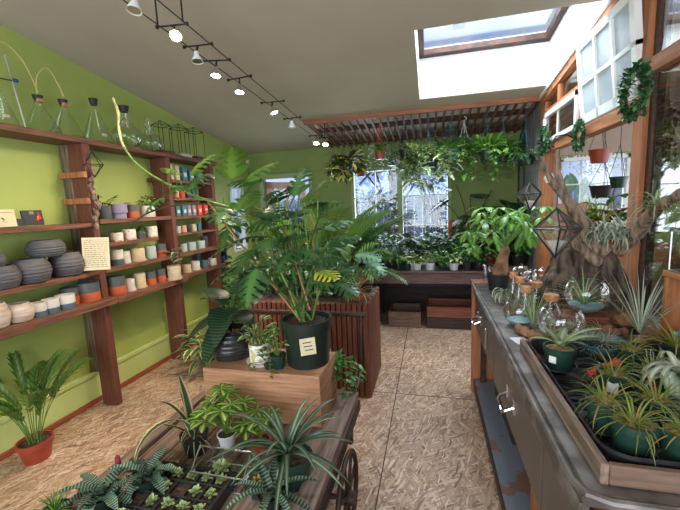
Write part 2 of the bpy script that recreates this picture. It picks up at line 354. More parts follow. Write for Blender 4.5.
def stalk(mb, p0, p1, sag=.1, r=.003, n=6, sides=5):
    p0 = V(p0); p1 = V(p1); pts = []
    for i in range(n+1):
        t = i/n; q = p0.lerp(p1, t); q.z += sag*4*t*(1-t); pts.append(q)
    mb.tube(pts, [r*(1-.4*i/n) for i in range(n+1)], sides); return pts
def frond(mb, mbs, p, az, el, Ln, droop, nl=16, ll=.12, lw=.014, ang=1.0, start=.2, ldroop=.5):
    p = V(p); e = el; n = nl; pts = [p.copy()]; rnd = random.random()
    for i in range(n):
        t = i/n; d = V((math.cos(az)*math.cos(e), math.sin(az)*math.cos(e), math.sin(e)))
        p = p+d*(Ln/n); pts.append(p.copy()); e -= droop/n*(1+t*.6)
        if t > start:
            u = (t-start)/(1-start); l_ = ll*(math.sin(PI*(u*.85+.12)))**.7
            for sd in (-1, 1): leaf(mb, p, az+sd*(ang-.45*u), e+.15, l_, lw, ldroop, 'lance', n=3, fold=.3, rnd=rnd)
    mbs.tube(pts, [.004*(1-.7*i/len(pts)) for i in range(len(pts))], 4)
def disc_cloud(rad): 
    while True:
        x, y = R_(-1, 1), R_(-1, 1)
        if x*x+y*y < 1: return x*rad, y*rad
# plant builders: each gets (root, z of the soil, size args) and creates parts
def foliage(root, fn, lm, sm=None, name='foliage'):
    a, b = MB(), MB(); fn(a, b)
    if a.v: a.build(name, lm, root)
    if b.v: b.build('stem', sm or M['stem'], root)
def f_bush(h, R, n, kind='lance', Ln=.08, W=.03, droop=.7, z0=0, up=.3, fold=.25, spread=1.0, hmin=.15):
    def fn(a, b):
        for i in range(n):
            az = R_(0, 2*PI); rr = R*math.sqrt(random.random()); zz = z0+h*R_(hmin, 1)*(1-.35*(rr/R)**2)
            q = V((math.cos(az)*rr, math.sin(az)*rr, zz))
            if i % 2 == 0: stalk(b, (q.x*.15, q.y*.15, z0), q, .02, .0022, 4, 4)
            leaf(a, q, az+R_(-.8, .8)*spread, up+R_(-.5, .5), Ln*R_(.7, 1.15), W*R_(.8, 1.1), droop*R_(.6, 1.4), kind, n=5, fold=fold, roll=R_(-.4, .4))
    return fn
def f_rosette(n, Ln, W, kind='blade', el=(.3, 1.3), droop=1.0, z0=0, fold=.4, seg=7, r0=.008, curl=0, tw=0, wave=0):
    def fn(a, b):
        for i in range(n):
            az = 2.4*i+R_(-.25, .25); e = el[0]+(el[1]-el[0])*(i/n)
            leaf(a, (math.cos(az)*r0, math.sin(az)*r0, z0), az, e, Ln*R_(.75, 1.1), W*R_(.85, 1.1), droop*R_(.7, 1.3), kind, n=seg, fold=fold, curl=curl, aztw=R_(-tw, tw), wave=wave)
    return fn
def f_trail(nv, Ln, R, kind='heart', ll=.05, lw=.04, z0=0, out=.1, per=10, top=20):
    def fn(a, b):
        for i in range(nv):
            az = R_(0, 2*PI); p = V((0, 0, z0)); pts = [p.copy()]; L_ = Ln*R_(.4, 1); N = max(3, int(per*L_/Ln)+2)
            for k in range(N):
                t = k/N
                if t < .25: p = p+V((math.cos(az)*out/(.25*N)*1.0, math.sin(az)*out/(.25*N), .02*R_(0, 1)))
                else: p = p+V((R_(-.012, .012), R_(-.012, .012), -L_/N))
                pts.append(p.copy()); leaf(a, p, az+R_(-1.6, 1.6), R_(-.7, .5), ll*R_(.7, 1.2), lw*R_(.7, 1.1), .6, kind, n=4)
            b.tube(pts, .0018, 4)
        for i in range(top):
            az = R_(0, 2*PI); rr = R*math.sqrt(random.random()); leaf(a, (math.cos(az)*rr, math.sin(az)*rr, z0+R_(0, .08)), az+R_(-.6, .6), R_(.1, 1.1), ll*R_(.9, 1.5), lw*R_(.9, 1.4), .9, kind, n=4)
    return fn
def f_palm(nf, Ln, el=(.7, 1.45), droop=1.2, ll=.16, lw=.018, nl=14, z0=0, R=.04, start=.3, ang=1.0):
    def fn(a, b):
        for i in range(nf):
            az = 2.4*i+R_(-.3, .3); frond(a, b, (math.cos(az)*R*random.random(), math.sin(az)*R*random.random(), z0), az, R_(*el), Ln*R_(.75, 1.1), droop*R_(.7, 1.3), nl, ll, lw, ang, start)
    return fn
# pots
def pot_taper(root, r, h, m, rb=None, rim=.012, soil='soil', lip=True, nm='pot', fill=.86):
    rb = rb or r*.74; t = max(.002, r*.05)
    p = [(0, 0), (rb, 0), (r*.96 if lip else r, h-rim*(1 if lip else 0))]
    if lip: p += [(r*1.03, h-rim), (r*1.05, h)]
    else: p += [(r, h)]
    q = rb+(r-rb)*fill
    p += [(r-t, h), (q-t, h*fill), (0, h*fill)]
    MB().lathe(p, 28).build(nm, m, root)
    if soil: MB().lathe([(q-t*.9, h*fill+.001), (q*.5, h*fill+.006), (0.0001, h*fill+.004)], 20).build('soil', M[soil], root)
    return h*fill
def pot_round(root, r, h, m, ribs=0, soil=None):
    p = [(0, 0), (r*.6, 0)]; N = 20
    for i in range(1, N+1):
        t = i/N; rr = r*(.62+.38*math.sin(PI*(.13+.78*t)))*(1+(.02*math.sin(t*2*PI*ribs) if ribs else 0)); p.append((rr, h*t))
    rt = p[-1][0]; p += [(rt*.93, h), (rt*.9, h*.82), (0, h*.8)]
    MB().lathe(p, 32).build('pot', m, root)
    if soil: MB().lathe([(rt*.88, h*.83), (0.0001, h*.85)], 20).build('soil', M[soil], root)
    return h*.84
def ware_cyl(root, r, h, m1, m2=None, split=.5, saucer=False):
    if m2:
        MB().lathe([(0, 0), (r*.97, 0), (r, .004), (r, h*split)], 24).build('lower_band', m2, root)
        MB().lathe([(r, h*split), (r, h), (r*.9, h), (r*.88, h*.5), (0, h*.48)], 24).build('body', m1, root)
    else:
        p = [(0, 0), (r*.97, 0), (r, .004), (r, h), (r*.9, h), (r*.88, h*.4), (0, h*.38)]
        MB().lathe(p, 24).build('body', m1, root)
    if saucer: MB().lathe([(0, 0), (r*1.12, 0), (r*1.18, h*.12), (r*1.0, h*.12)], 24).build('saucer', m1, root)

# ================================================================== SETTING
XL, YB, XR, YF = -2.74, 5.22, 1.1, -1.7
AX = 3.4
bx_ = lambda *a, **k: struct(bx(*a, **k))
bx_('floor', M['osb'], XL-.1, AX, YF, YB+.1, -.05, 0, bev=0)
bx_('trim_1', M['dkbeam'], -.292, -.285, YF, YB, 0, .0012, bev=0)
bx_('trim_2', M['dkbeam'], XL, XR, 2.80, 2.806, 0, .0012, bev=0)
bx_('trim_3', M['dkbeam'], -1.51, -1.503, YF, YB, 0, .0012, bev=0)
# left wall with a window near the corner
mb = MB(); 
mb.box(XL-.1, XL, YF, 4.62, 0, 3.5).box(XL-.1, XL, 5.0, YB+.1, 0, 3.5).box(XL-.1, XL, 4.62, 5.0, 0, .95).box(XL-.1, XL, 4.62, 5.0, 1.9, 3.5)
struct(mb.build('wall_left', M['green'], smooth=False))
w = bpy.data.objects.new('window_1', None); COL.objects.link(w); w['kind'] = 'structure'
mb = MB()
for a in ((4.62, 4.66, .95, 1.9), (4.96, 5.0, .95, 1.9), (4.66, 4.96, .95, 1.0), (4.66, 4.96, 1.86, 1.9), (4.66, 4.96, 1.42, 1.45)): mb.box(XL-.08, XL+.012, a[0], a[1], a[2], a[3])
mb.build('window_frame', M['white'], w, smooth=False); bx('window_pane', M['pane'], XL-.05, XL-.046, 4.66, 4.96, 1.0, 1.86, w, 0)
bx_('baseboard_left', M['redbase'], XL, XL+.028, YF, YB, 0, .045)
bx_('trim_4', M['green_panel'], XL, XL+.022, YF, YB, .045, .24)
bx_('trim_5', M['green_panel'], XL, XL+.034, YF, YB, .24, .275)
# ceiling with skylight opening and slatted bay
def cslab(name, x0, x1, y0, y1, m, th=.05, off=0):
    z = lambda y: cz(y)+off
    return MB().hexa([(x0, y0, z(y0)), (x1, y0, z(y0)), (x1, y1, z(y1)), (x0, y1, z(y1)), (x0, y0, z(y0)+th), (x1, y0, z(y0)+th), (x1, y1, z(y1)+th), (x0, y1, z(y1)+th)]).build(name, m, smooth=False)
SX0, SX1, SY0, SY1 = -.1, 1.06, 2.74, 3.9
mb = MB()
def slab(mb, x0, x1, y0, y1, th=.05, off=0):
    z = lambda y: cz(y)+off
    mb.hexa([(x0, y0, z(y0)), (x1, y0, z(y0)), (x1, y1, z(y1)), (x0, y1, z(y1)), (x0, y0, z(y0)+th), (x1, y0, z(y0)+th), (x1, y1, z(y1)+th), (x0, y1, z(y1)+th)])
slab(mb, XL-.1, XR+.04, YF, SY0); slab(mb, XL-.1, SX0, SY0, SY1); slab(mb, SX1, XR+.04, SY0, SY1); slab(mb, XL-.1, XR+.04, SY1, 4.13); slab(mb, XL-.1, -1.42, 4.13, YB+.1)
struct(mb.build('ceiling', M['ceil'], smooth=False))
# skylight well
WH = .42
mb = MB()
for (x0, x1, y0, y1) in ((SX0-.03, SX1+.03, SY1, SY1+.03), (SX0-.03, SX1+.03, SY0-.03, SY0), (SX0-.03, SX0, SY0, SY1), (SX1, SX1+.03, SY0, SY1)): slab(mb, x0, x1, y0, y1, th=WH, off=.05)
struct(mb.build('wall_skylight', M['white'], smooth=False))
sk = bpy.data.objects.new('window_2', None); COL.objects.link(sk); sk['kind'] = 'structure'
mb = MB(); 
for (x0, x1, y0, y1) in ((SX0, SX1, SY1-.07, SY1), (SX0, SX1, SY0, SY0+.05), (SX0, SX0+.05, SY0, SY1), (SX1-.05, SX1, SY0, SY1)): slab(mb, x0, x1, y0, y1, th=.05, off=WH-.04)
mb.build('window_frame', M['iron'], sk, smooth=False)
mb = MB(); slab(mb, SX0, SX1, SY0, SY1, th=.006, off=WH+.02); mb.build('window_pane', M['pane'], sk, smooth=False)
mb = MB()
for yy, xa, xb, ht in ((3.2, -.6, 1.8, .5), (3.75, -.6, 1.8, .5)): mb.box(xa, xb, yy, yy+.14, 3.35+ht*.3, 3.45+ht*.3)
mb.box(.25, .38, 2.2, 4.6, 3.46, 3.5)
struct(mb.build('trim_6', M['fence'], smooth=False))
# back wall
W2 = (-1.12, .27, .8, 2.06)    # main window
D1 = (-2.50, -1.76, .02, 2.0)
mb = MB()
for (x0, x1, z0, z1) in ((XL-.1, D1[0], 0, 3), (D1[0], D1[1], D1[3], 3), (D1[1], W2[0], 0, 3), (W2[0], W2[1], 0, W2[2]), (W2[0], W2[1], W2[3], 3), (W2[1], AX, 0, 3)):
    if x1 == AX:
        mb.box(x0, 1.58, YB, YB+.1, z0, z1); mb.box(1.58, 2.36, YB, YB+.1, 0, 1.02); mb.box(1.58, 2.36, YB, YB+.1, 2.02, 3); mb.box(2.36, AX, YB, YB+.1, 0, 3)
    else: mb.box(x0, x1, YB, YB+.1, z0, z1)
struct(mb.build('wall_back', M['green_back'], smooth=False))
def window(nm, x0, x1, z0, z1, nx, nz, fm, mull=None, y=YB, fw=.045, bar=.014):
    w = bpy.data.objects.new(nm, None); COL.objects.link(w); w['kind'] = 'structure'
    mb = MB()
    for a in ((x0, x0+fw, z0, z1), (x1-fw, x1, z0, z1), (x0, x1, z0, z0+fw), (x0, x1, z1-fw, z1)): mb.box(a[0], a[1], y-.012, y+.07, a[2], a[3])
    if mull: mb.box(mull-.035, mull+.035, y-.012, y+.07, z0, z1)
    mb.build('window_frame', fm, w, smooth=False)
    mb = MB()
    for i in range(1, nx): xx = x0+(x1-x0)*i/nx; mb.box(xx-bar/2, xx+bar/2, y+.02, y+.05, z0, z1)
    for i in range(1, nz): zz = z0+(z1-z0)*i/nz; mb.box(x0, x1, y+.02, y+.05, zz-bar/2, zz+bar/2)
    if nx > 1 or nz > 1: mb.build('window_bars', M['white'], w, smooth=False)
    bx('window_pane', M['pane'], x0, x1, y+.034, y+.038, z0, z1, w, 0)
    return w
window('window_3', *W2, 4, 3, M['gframe'], mull=-.42)
window('window_4', 1.58, 2.36, 1.02, 2.02, 3, 3, M['white'])
# door opening in the back wall with an open glazed door
d = bpy.data.objects.new('door_1', None); COL.objects.link(d); d['kind'] = 'structure'
mb = MB()
for a in ((D1[0]-.06, D1[0], 0, D1[3]+.06), (D1[1], D1[1]+.05, 0, D1[3]+.06), (D1[0], D1[1], D1[3], D1[3]+.06)): mb.box(a[0], a[1], YB-.02, YB+.02, a[2], a[3])
mb.build('door_frame', M['gframe'], d, smooth=False)
T = Matrix.Translation((D1[0]+.02, YB+.06, 0)) @ Matrix.Rotation(.95, 4, 'Z')
mb = MB(); dw = .74
for a in ((0, .09, .02, 1.96), (dw-.09, dw, .02, 1.96), (0, dw, .02, .25), (0, dw, 1.86, 1.96), (0, dw, .95, 1.0), (.36, .39, .25, 1.86), (0, dw, 1.4, 1.43)): mb.box(a[0], a[1], 0, .035, a[2], a[3], T)
mb.build('door_leaf', M['pink'], d, smooth=False)
mb = MB(); mb.box(.09, dw-.09, .015, .019, .25, 1.86, T); mb.build('door_pane', M['pane'], d, smooth=False)
mb = MB(); mb.tube([T @ V((.67, -.03, 1.0)), T @ V((.67, -.03, 1.1))], .012); mb.build('door_handle', M['blk'], d)
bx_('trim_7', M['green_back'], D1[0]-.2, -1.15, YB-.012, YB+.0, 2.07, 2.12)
# front wall behind the photographer, with the shop window
mb = MB(); mb.box(XL-.1, AX, YF-.1, YF, 0, .7).box(XL-.1, AX, YF-.1, YF, 2.6, 3.6).box(XL-.1, XL+.3, YF-.1, YF, .7, 2.6).box(.8, 1.3, YF-.1, YF, .7, 2.6).box(3.1, AX, YF-.1, YF, .7, 2.6)
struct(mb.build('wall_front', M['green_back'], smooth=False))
# annex
mb = MB(); mb.box(AX, AX+.1, YF, YB, 0, .9).box(AX, AX+.1, YF, YB, 2.5, 3.1).box(AX, AX+.1, YF, .2, .9, 2.5).box(AX, AX+.1, 4.6, YB, .9, 2.5).box(AX, AX+.1, 2.3, 2.5, .9, 2.5)
struct(mb.build('wall_right', M['annexw'], smooth=False))
bx_('ceiling_annex', M['annexw'], XR+.04, AX+.1, YF, YB+.1, 2.95, 3.0, bev=0)
bx_('wall_annex_back', M['annexw'], 1.14, 1.575, YB-.02, YB, 0, 2.95, bev=0)
bx_('wall_annex_back_upper', M['annexw'], 1.575, AX, YB-.02, YB, 2.05, 2.95, bev=0)
# weathered board wall between counter bay and back wall
mb = MB(); y = 4.17
for i in range(5):
    wdt = .14; mb.box(XR, XR+.03, y, y+wdt-.006, .02, cz(y+.1)-.0); y += wdt
mb.box(XR+.03, XR+.05, 4.17, YB, 0, 2.6)
struct(mb.build('wall_boards', M['greyz'], smooth=False))
bx_('trim_8', M['dkbeam'], XR, XR+.05, 4.87, 4.93, 0, 2.3); bx_('trim_9', M['dkbeam'], XR, XR+.05, 5.16, 5.22, 0, 2.3)
bx_('window_5', M['frost'], XR+.01, XR+.02, 4.93, 5.16, 1.1, 2.0, bev=0); bx_('trim_10', M['tealcloth'], XR, XR+.03, 4.93, 5.16, .0, 1.1)
bx_('trim_25', M['tealcloth'], XR, XR+.03, 4.93, 5.16, 2.0, 2.35)
# partition frame
def hz(name, m, y0, y1, z0, z1, x0=XR-.03, x1=XR+.05): return bx_(name, m, x0, x1, y0, y1, z0, z1)
hd = MB(); slab(hd, XR-.035, XR+.06, YF, 4.13, th=.09, off=-.09); struct(hd.build('trim_11', M['orangew'], smooth=False))
hd = MB(); slab(hd, XR-.05, XR-.02, YF, 4.13, th=.03, off=-.03); struct(hd.build('trim_12', M['white'], smooth=False))
hz('trim_13', M['orangez'], 4.03, 4.17, 0, 2.46, XR-.02, XR+.08)
hz('trim_14', M['orangew'], 2.40, 4.03, 2.33, 2.365)
hz('trim_15', M['orangew'], 2.40, 4.03, 1.965, 2.04)
hz('trim_16', M['orangez'], 3.62, 3.66, 2.365, 2.5)
hz('trim_17', M['orangez'], 3.13, 3.17, 2.04, 2.6)
hz('trim_18', M['orangez'], 2.29, 2.40, .915, 2.62, XR-.02, XR+.07)
hz('trim_19', M['dkbeam'], 2.25, 2.29, .915, 2.62, XR, XR+.05)
hz('trim_20', M['orangew'], YF, 2.25, 2.14, 2.215, XR-.03, XR+.06)
hz('trim_21', M['orangez'], 1.35, 1.43, .915, 2.6)
bx_('window_6', M['paned'], XR, XR+.006, 3.66, 4.03, 2.365, 2.5, bev=0)
bx_('window_7', M['paned'], XR, XR+.006, 3.17, 3.62, 2.365, 2.52, bev=0)
w = bpy.data.objects.new('window_8', None); COL.objects.link(w); w['kind'] = 'structure'
mb = MB()
for a in ((3.15, 3.98, 2.285, 2.325), (3.15, 3.98, 2.045, 2.08), (3.15, 3.19, 2.045, 2.325), (3.94, 3.98, 2.045, 2.325)): mb.box(XR-.05, XR-.01, *a)
mb.box(XR-.035, XR-.015, 3.61, 3.63, 2.08, 2.29)
mb.build('window_frame', M['white'], w, smooth=False); bx('window_pane', M['paned'], XR-.03, XR-.026, 3.19, 3.94, 2.08, 2.285, w, 0)
# propped open white six-pane window
w = bpy.data.objects.new('window_9', None); COL.objects.link(w); w['kind'] = 'structure'
T = Matrix.Translation((XR-.045, 0, 2.61)) @ Matrix.Rotation(-.10, 4, 'Y')
mb = MB(); y0, y1, z0 = 2.35, 3.12, -.55
for a in ((y0, y0+.05, z0, 0), (y1-.05, y1, z0, 0), (y0, y1, z0, z0+.06), (y0, y1, -.05, 0), (y0+.245, y0+.27, z0, 0), (y0+.48, y0+.505, z0, 0), (y0, y1, -.29, -.265)): mb.box(-.035, 0, *a, T)
mb.build('window_frame', M['white'], w, smooth=False)
mb = MB(); mb.box(-.02, -.015, y0+.05, y1-.05, z0+.06, -.05, T); mb.build('window_pane', M['frost'], w, smooth=False)
bx_('window_10', M['pane'], XR+.01, XR+.016, 1.43, 2.25, 2.215, 2.6, bev=0)
bx_('window_11', M['paned'], XR+.01, XR+.016, 1.43, 2.25, .92, 2.14, bev=0)
# slatted lath ceiling bay
bx_('trim_22', M['beam'], -1.42, XR, 4.12, 4.165, cz(4.13)-.05, cz(4.13)+.02)
bx_('trim_23', M['dkbeam'], -1.42, XR, 4.62, 4.67, cz(4.65)+.012, cz(4.65)+.07)
bx_('trim_24', M['dkbeam'], -1.42, XR, 5.12, 5.2, cz(5.16)+.0, cz(5.16)+.06)
lr = thing('lath_rack', 'rack of thin brown wooden laths running front to back under the corrugated roof', 'rack', (0, 4.15, cz(4.15)-.03))
for i in range(28):
    x = -1.38+i*.0895; mb = MB(); yy0, yy1 = 0.0, 1.04
    mb.hexa([(x, yy0, 0), (x+.022, yy0, 0), (x+.022, yy1, CS*yy1), (x, yy1, CS*yy1), (x, yy0, .03), (x+.022, yy0, .03), (x+.022, yy1, CS*yy1+.03), (x, yy1, CS*yy1+.03)])
    mb.build('lath', M['lath'], lr, smooth=False)
mb = MB(); N = 120; vs = []
for i in range(N+1):
    x = -1.42+(XR+1.46)*i/N
    for y in (4.165, YB+.1): vs.append((x, y, cz(y)+.085+.014*math.sin(i*PI/2.0)))
mb.add(vs, [(2*i, 2*i+1, 2*i+3, 2*i+2) for i in range(N)]); o = mb.build('ceiling_bay', M['corr']); struct(o)
so = o.modifiers.new('s', 'SOLIDIFY'); so.thickness = .004

# ================================================================== SHELVING (left wall)
SF = -2.50
def shelf_unit(label, y, x0s, extra):
    t = thing('shelf_upright', label, 'shelf post', (XL, y, 0)); return t
su = thing('shelf_upright', 'front shelf upright, grey plank paired with a red-brown board, two short boards nailed across', 'shelf post', (XL, 2.24, 0))
bx('plank', M['postgrey'], .002, .088, -.008, .04, .28, 2.09, su); o = bx('board', M['postred'], .09, .235, -.01, .045, 0, 2.09, su)
for z in (1.86, 1.665): bx('cross_board', M['orangez'], .01, .25, -.04, -.012, z-.022, z+.022, su)
su = thing('shelf_upright', 'middle shelf upright of two dark red-brown boards', 'shelf post', (XL, 3.12, 0))
bx('plank', M['postred'], .036, .13, 0, .04, .0, 2.09, su); bx('board', M['postred'], .132, .235, -.01, .045, 0, 2.09, su)
for z in (1.88, 1.70): bx('cross_board', M['postred'], .01, .25, -.035, -.012, z-.02, z+.02, su)
su = thing('shelf_upright', 'rear dark shelf upright nearest the corner', 'shelf post', (XL, 3.86, 0))
bx('plank', M['postred'], .036, .13, 0, .04, .0, 2.09, su); bx('board', M['postred'], .132, .235, -.01, .045, 0, 2.09, su)
def shelf(label, y0, y1, z, xf=SF, th=.035, side=None):
    t = thing('shelf_board', label, 'shelf', (XL, (y0+y1)/2, z-th)); hw = (y1-y0)/2
    bx('board', M['shelfw'], .002, xf-XL, -hw, hw, 0, th, t)
    return t
shelf('long reddish top shelf carrying glass flasks and wire lanterns', .6, 4.02, 2.13, th=.04)
G1, G2, G3 = 2.20, 3.08, 3.84
shelf('front bay shelf holding the greeting cards', .6, G1+.03, 1.50)
shelf('front bay shelf holding the grey ribbed bowls', .6, G1+.03, 1.13)
shelf('deep lowest front bay shelf with white ribbed pots', .6, 2.30, .905, xf=-2.43, th=.05)
shelf('middle bay shelf under the lilac planter', 2.29, G2+.02, 1.52)
shelf('short narrow middle bay shelf with patterned cups', 2.36, 2.92, 1.33, xf=-2.52)
shelf('middle bay shelf with the large cream pot', 2.29, G2+.02, 1.13)
shelf('deep lowest middle bay shelf with orange-banded pots', 2.32, 3.2, .89, xf=-2.45, th=.05)
shelf('rear bay top shelf with teal boxes', 3.17, G3, 1.88, th=.03)
shelf('rear bay second shelf with small peach and red pots', 3.17, G3, 1.70, th=.03)
shelf('rear bay shelf with teal, lilac and red cups', 3.17, G3, 1.51, th=.03)
shelf('rear bay thin shelf with small mixed pots', 3.17, G3, 1.335, th=.025)
shelf('rear bay long shelf reaching past the last upright', 3.17, 4.2, 1.13, th=.04)
shelf('lowest rear bay shelf with blue and white cups', 3.17, 4.0, .90, th=.04)

def ware(px, pb, pt, w, z, X=-2.58):
    P = at(px, pb, 0, X); r = w/2*depth(P)/F_*.97; h = at(px, pt, 0, X).z-P.z
    return V((X, P.y, z)), r, max(h, .03)
def W_(name, cat, label, kind, px, pb, pt, w, z, X=-2.58, group=None):
    P, r, h = ware(px, pb, pt, w, z, X)
    t = thing(name, label, cat, P, 0, group)
    if kind == 'ribg': pot_round(t, r*1.04, h*1.05, M['rib_grey'], 7)
    elif kind == 'ribw': pot_round(t, r, h, M['rib_white'], 6)
    elif kind == 'go': ware_cyl(t, r, h, M['slate'], M['terra'], .48)
    elif kind == 'wg': ware_cyl(t, r, h, M['white_glaze'], M['slateblue'], .4, False)
    elif kind == 'saucer': ware_cyl(t, r, h, M['cream'], saucer=True)
    elif kind == 'wsaucer': ware_cyl(t, r, h, M['white_glaze'], saucer=True)
    else: ware_cyl(t, r, h, M[kind])
    return t, r, h
SB = 'ceramics on the wall shelves'
Z = 1.13
W_('ribbed_bowl', 'pot', 'grey ribbed bowl at the picture edge on the bowl shelf', 'ribg', 1, 288, 266, 34, Z)
b1, _, hh = W_('ribbed_bowl', 'pot', 'grey ribbed bowl in the middle of the three standing on the bowl shelf', 'ribg', 32, 281, 258, 34, Z)
W_('ribbed_bowl', 'pot', 'grey ribbed bowl nearest the front upright', 'ribg', 68, 275, 253, 31, Z)
P, r, h = ware(47, 255.5, 232.5, 34, Z); t = thing('ribbed_bowl', 'grey ribbed bowl stacked on top of two others', 'pot', (P.x, P.y, Z+hh+.005)); pot_round(t, r, .115, M['rib_grey'], 7)
P, r, h = ware(-8, 265, 252, 24, Z); t = thing('ribbed_bowl', 'grey ribbed bowl stacked at the far picture edge', 'pot', (P.x, P.y, Z+.13)); pot_round(t, r, .1, M['rib_grey'], 7)
def bk(name, label, cat, m, x0, x1, pb, pt, z, X=-2.6, th=.012, tilt=.12):
    A = at(x0, pb, 0, X); B = at(x1, pb, 0, X); h = at((x0+x1)/2, pt, 0, X).z-A.z
    t = thing(name, label, cat, (X, (A.y+B.y)/2, z)); w = abs(B.y-A.y)/2
    T = Matrix.Rotation(-tilt, 4, 'Y'); mb = MB(); mb.box(0, th, -w, w, 0, h, T); mb.build('cover', m, t, smooth=False); return t, w, h, T, th
t, w, h, T, th = bk('greeting_card', 'cream card with a small green plant drawing', 'card', M['paper'], -4, 16, 223, 205, 1.505)
mb = MB(); 
for i in range(14): leaf(mb, T @ V((th+.001, -w*.2+R_(-.01, .01), h*.2+R_(0, .03))), R_(1, 5), R_(.2, 1.4), .022, .006, .3, 'lance', n=3)
mb.build('plant_drawing', L['mid'], t)
mb = MB(); mb.box(th+.0005, th+.0012, -w*.5, w*.7, h*.80, h*.83, T); mb.build('title_line', M['redp'], t, smooth=False)
t, w, h, T, th = bk('black_card', 'small black card tucked between the cream card and black book', 'card', M['blackp'], 16, 24, 221.5, 214, 1.505)
t, w, h, T, th = bk('black_book', 'black book with a red and yellow flower on its cover', 'book', M['blackp'], 22.5, 43, 221.5, 206, 1.505)
mb = MB(); mb.tube([T @ V((th+.002, w*.15, h*.35)), T @ V((th+.002, w*.35, h*.3)), T @ V((th+.002, w*.6, h*.45)), T @ V((th+.002, w*.55, h*.85))], [.004, .008, .01, .004], 6); mb.build('flower_print', M['redp'], t)
mb = MB(); mb.tube([T @ V((th+.002, w*.4, h*.35)), T @ V((th+.002, w*.5, h*.6))], [.003, .004], 6); mb.build('stamen_print', M['yelp'], t)
mb = MB()
for k in range(4): mb.box(th+.0005, th+.001, -w*.3, w*.15, h*(.9-k*.05), h*(.915-k*.05), T)
mb.build('title_text', M['white_glaze'], t, smooth=False)
Z = .905
W_('ribbed_pot', 'pot', 'cream ribbed pot at the picture edge, lowest shelf', 'ribw', -2, 332, 307, 24, Z, -2.55)
W_('ribbed_pot', 'pot', 'cream ribbed pot next to the blue-based cups', 'ribw', 21, 323.5, 305, 25, Z, -2.55)
W_('banded_cup', 'cup', 'white and blue-grey cup right beside the ribbed cream pot', 'wg', 39, 317, 303, 15, Z, -2.54)
W_('banded_cup', 'cup', 'white and blue-grey cup, middle of the three on the lowest shelf', 'wg', 52, 313.5, 299.5, 15, Z, -2.54)
W_('banded_cup', 'cup', 'white and blue-grey cup beside the grey and orange pot', 'wg', 67, 311, 297, 17, Z, -2.54)
for i, (x, pb) in enumerate(((18, 311), (33, 307), (46, 304), (57, 302))):
    W_('banded_cup', 'cup', 'dark-rimmed cup in the back row of the lowest front shelf', 'slateblue', x, pb, pb-10, 12, Z, -2.66, 'back row of cups on the lowest front shelf')
W_('banded_pot', 'pot', 'grey pot with orange base half hidden behind the white cups', 'go', 72, 303, 286, 17, Z, -2.62)
W_('banded_pot', 'pot', 'large grey and orange pot at the right end of the lowest front shelf', 'go', 90, 301, 282, 20, Z, -2.56)
def pp(root, zs, fn, lm): foliage(root, fn, lm)
Z = 1.52
t, r, h = W_('small_potted_plant', 'plant', 'small spiky green plant in a dark pot beside the lilac planter', 'slate', 105, 217.5, 204, 13, Z); foliage(t, f_bush(.09, .07, 26, 'lance', .08, .016, .8, h*.9, .6), L['dark'])
P, r, h = ware(119, 216.5, 202, 17, Z); t = thing('planter', 'lilac footed planter on the middle shelf', 'pot', P)
MB().lathe([(0, 0), (r*.85, 0), (r*.85, h*.35), (r, h*.38), (r, h), (r*.9, h), (r*.88, h*.5), (0, h*.45)], 28).build('body', M['lilac'], t)
W_('banded_pot', 'pot', 'grey and orange pot between the lilac planter and white pot', 'go', 133, 216.5, 203.5, 11.5, Z)
t, r, h = W_('small_potted_plant', 'plant', 'variegated leafy plant in a white pot on the middle shelf', 'white_glaze', 148, 215, 204, 14, Z); foliage(t, f_bush(.1, .07, 40, 'heart', .05, .035, .8, h*.9, .4), L['varie'])
W_('slim_bottle', 'bottle', 'slim brown bottle behind the grey and orange pot', 'tan', 128, 208, 193, 6, Z, -2.68)
Z = 1.33
W_('patterned_cup', 'cup', 'terrazzo cup closest to the front upright', 'terrazzo', 117, 239.5, 231, 12, Z)
W_('patterned_cup', 'cup', 'orange-flecked terrazzo cup under the trailing leaves', 'terrazzo', 130, 238, 227.5, 12, Z)
W_('patterned_cup', 'cup', 'dark flecked cup on the narrow middle shelf', 'slate', 141, 236.5, 229, 8, Z)
W_('patterned_cup', 'cup', 'terrazzo cup at the right end of the narrow middle shelf', 'terrazzo', 152, 235.5, 225, 11, Z)
Z = 1.13
W_('banded_pot', 'pot', 'white pot with deep blue base', 'wg', 118, 265, 249.5, 12, Z)
W_('plain_pot', 'pot', 'narrow white pot left of the large cream pot', 'wsaucer', 126, 261, 248.5, 9, Z)
W_('plain_pot', 'pot', 'large cream pot with saucer on the third middle shelf', 'saucer', 138, 259, 246, 14, Z)
W_('banded_pot', 'pot', 'white pot with pale grey-green base', 'palegreen', 151, 257, 244.5, 11, Z)
W_('banded_pot', 'pot', 'grey and orange pot at the end of the third middle shelf', 'go', 161.5, 255.5, 243, 10.5, Z)
Z = .89
W_('banded_pot', 'pot', 'wide grey and orange pot at the left end of the lowest middle shelf', 'go', 117, 294, 275, 18, Z, -2.56)
W_('plain_pot', 'pot', 'white pot with saucer on the lowest middle shelf', 'wsaucer', 130, 288, 276, 10, Z, -2.56)
W_('plain_pot', 'pot', 'cream pot with saucer on the lowest middle shelf', 'saucer', 140.5, 285, 270.5, 11, Z, -2.56)
W_('banded_pot', 'pot', 'grey and orange pot right of the cream saucer pot', 'go', 151, 281.5, 268, 10.5, Z, -2.56)
W_('banded_pot', 'pot', 'grey and orange pot left of the rubber plant', 'go', 161, 278.5, 265.5, 10, Z, -2.56)
t, r, h = W_('rubber_plant', 'plant', 'variegated rubber plant in a cream pot at the shelf end', 'saucer', 175, 279, 265, 13, Z, -2.485)
